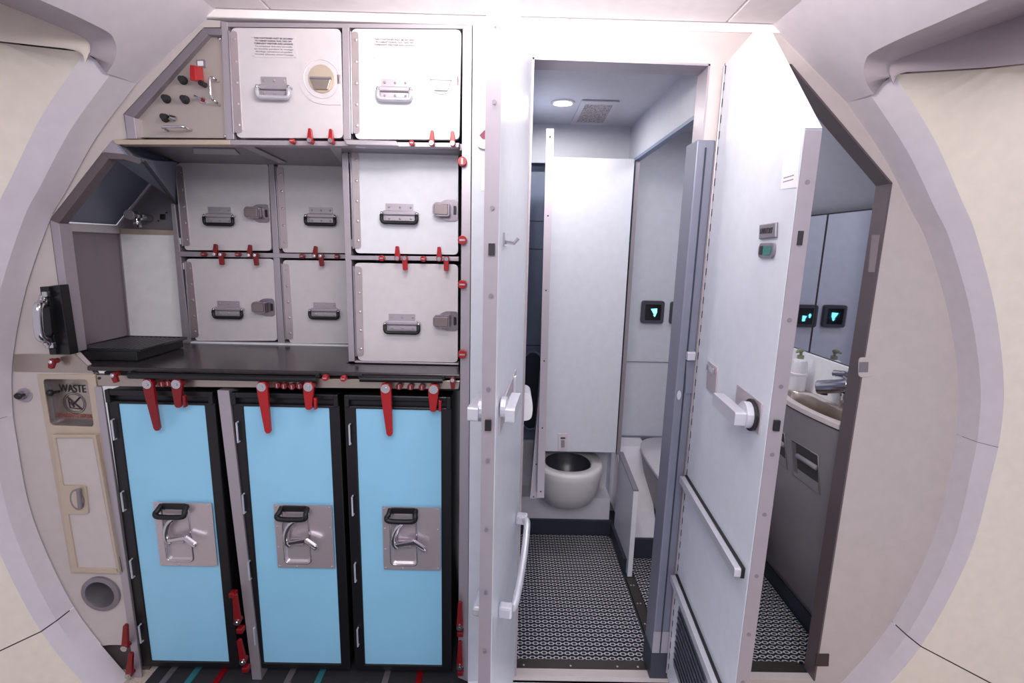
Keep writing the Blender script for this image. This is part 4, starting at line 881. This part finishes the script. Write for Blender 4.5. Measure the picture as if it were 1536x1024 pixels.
def bring(k, z): return [bc+V((.051*k*math.cos(2*math.pi*j/32), .186*k*math.sin(2*math.pi*j/32), z)) for j in range(33)]
MB().grid([bring(1.02,.019), bring(.98,.016), bring(.93,-.03), bring(.8,-.09), bring(.4,-.12), bring(.01,-.125)]).build('basin', 'steel', vn, 0, True)
MB().prism([V((1.172,.064,.904)), V((1.198,.064,.904)), V((1.198,.064,1.043)), V((1.190,.064,1.043))], (0,1.02,0)).build('splashback', 'splash', vn, .003)
def fxs(y, z):                                                    # front surface of the vanity
    p = prof(y)
    for a, b in zip(p, p[1:]):
        if a.z <= z <= b.z: t = (z-a.z)/(b.z-a.z); return a.x*(1-t)+b.x*t
def patch(y0, y1, z0, z1, o, yy=None, n=5):
    return MB().grid([[V((fxs(y0+(y1-y0)*i/n, z0+(z1-z0)*k/n)-o, y0+(y1-y0)*i/n, z0+(z1-z0)*k/n)) for i in range(n+1)] for k in range(n+1)])
for y0, y1 in ((.150,.295),(.345,.49)):  # flat patches on the shell; recess shade is painted in their tones
    sl = patch(y0, y1, .622, .762, .0016).build('towel_slot', 'slotd', vn, 0, True)
    patch(y0+.004, y1-.004, .624, .662, .0024).build('slot_floor_patch', 'vanity', sl, 0, True)
    patch(y1-.030, y1-.003, .640, .756, .0024).build('slot_side_patch', 'slotm', sl, 0, True)
    MB().tube([V((fxs(y0+.004,.716)-.006,y0+.004,.716)), V((fxs(y1-.04,.716)-.006,y1-.04,.716))], .009, 8).build('slot_bar', 'vanity', sl, 0, True)
    pts = [(y0,.622),(y1,.622),(y1,.762),(y0,.762)]
    MB().tube([V((fxs(a,b)-.001,a,b)) for a,b in pts], .003, 6, True).build('slot_rim', 'vanity', sl, 0, True)
struct(MB().box(1.166,1.172,.09,.66,zf0,.085).build('baseboard_vanity', 'basebd'), 'dark skirting at the foot of the vanity', 'baseboard')
# soap bottle
pb_ = V((1.135,.455,.9055))
sb = thing('soap_bottle', pb_, 'white soap bottle with olive pump on the vanity', 'bottle')
def lathe(c, prf, n=20): return [[V((c.x+r*math.cos(2*math.pi*k/n), c.y+r*math.sin(2*math.pi*k/n), c.z+z)) for k in range(n+1)] for r, z in prf]
MB().grid(lathe(pb_, [(.001,0),(.030,0),(.031,.006),(.030,.06),(.0335,.062),(.0335,.068),(.030,.07),(.028,.105),(.024,.118),(.012,.124),(.001,.124)])).build('bottle_body', 'plast', sb, 0, 'auto')
MB().cyl(pb_+V((0,0,.123)), (0,0,1), .012, .014, 14).cyl(pb_+V((0,0,.137)), (0,0,1), .005, .012, 10).build('pump_collar', 'olive', sb, .002)
MB().ball(pb_+V((-.004,0,.155)), .011, 10, (1.3,.9,.8)).tube([pb_+V((0,0,.155)), pb_+V((-.022,-.006,.150))], .004, 8).build('pump_head', 'olive', sb, 0, True)
# faucet
pf = V((1.172,.225,.9055))
fc = thing('faucet', pf, 'chrome basin faucet with lever on the vanity', 'faucet')
MB().cyl(pf, (0,0,1), .019, .055, 16).build('faucet_base', 'chrome', fc, .003)
MB().cyl(V((1.120,.305,.957)), V((1.18,.215,.990))-V((1.120,.305,.957)), .025, .105, 22).build('faucet_spout', 'chrome', fc, .003)
MB().tube([V((1.178,.20,1.005)), V((1.165,.235,1.022)), V((1.145,.27,1.018))], [.013,.015,.012], 14).build('faucet_lever', 'chrome', fc, .002)
MB().cyl(V((1.135,.29,.945)), (0,0,-1), .012, .010, 12).build('faucet_outlet', 'rubber', fc)

# ================================================================== LIGHT + CAMERA
def area(name, loc, rot, sx, sy, power, col):
    l = bpy.data.lights.new(name, 'AREA'); l.shape = 'RECTANGLE'; l.size = sx; l.size_y = sy; l.energy = power; l.color = col
    o = bpy.data.objects.new(name, l); COL.objects.link(o); o.location = loc; o.rotation_euler = rot; return o
area('cabin_ceiling_lamp', (.04, -.62, 1.93), (math.radians(112), 0, 0), .7, .12, 9, (1, .93, .91))
area('cabin_aisle_lamp', (.05, -1.9, 2.25), (math.radians(55), 0, 0), 1.4, .9, 34, (.97, .95, 1))
area('lavatory_lamp', (.19, .60, 1.955), (0, 0, 0), .06, .06, 3.2, (1, .96, .92))
area('right_lavatory_fill', (.85, .55, 1.95), (0, 0, 0), .3, .2, 4.0, (.93, .95, 1))  # added fill light for the right lavatory, without a fixture
w = bpy.data.worlds.new('cabin_glow'); scn.world = w; w.use_nodes = True
bg = w.node_tree.nodes['Background']; bg.inputs[0].default_value = lin('#ddd8e4'); bg.inputs[1].default_value = .58

cam = bpy.data.cameras.new('camera'); co = bpy.data.objects.new('camera', cam); COL.objects.link(co)
cam.sensor_width = 36; cam.lens = F/1536*36; cam.clip_start = .01
mm = Matrix((( R_.x, -D_.x, -_f.x, CAM.x), (R_.y, -D_.y, -_f.y, CAM.y), (R_.z, -D_.z, -_f.z, CAM.z), (0,0,0,1)))
co.matrix_world = mm; scn.camera = co
scn.view_settings.view_transform = 'Standard'; scn.view_settings.look = 'None'; scn.view_settings.exposure = 0.2
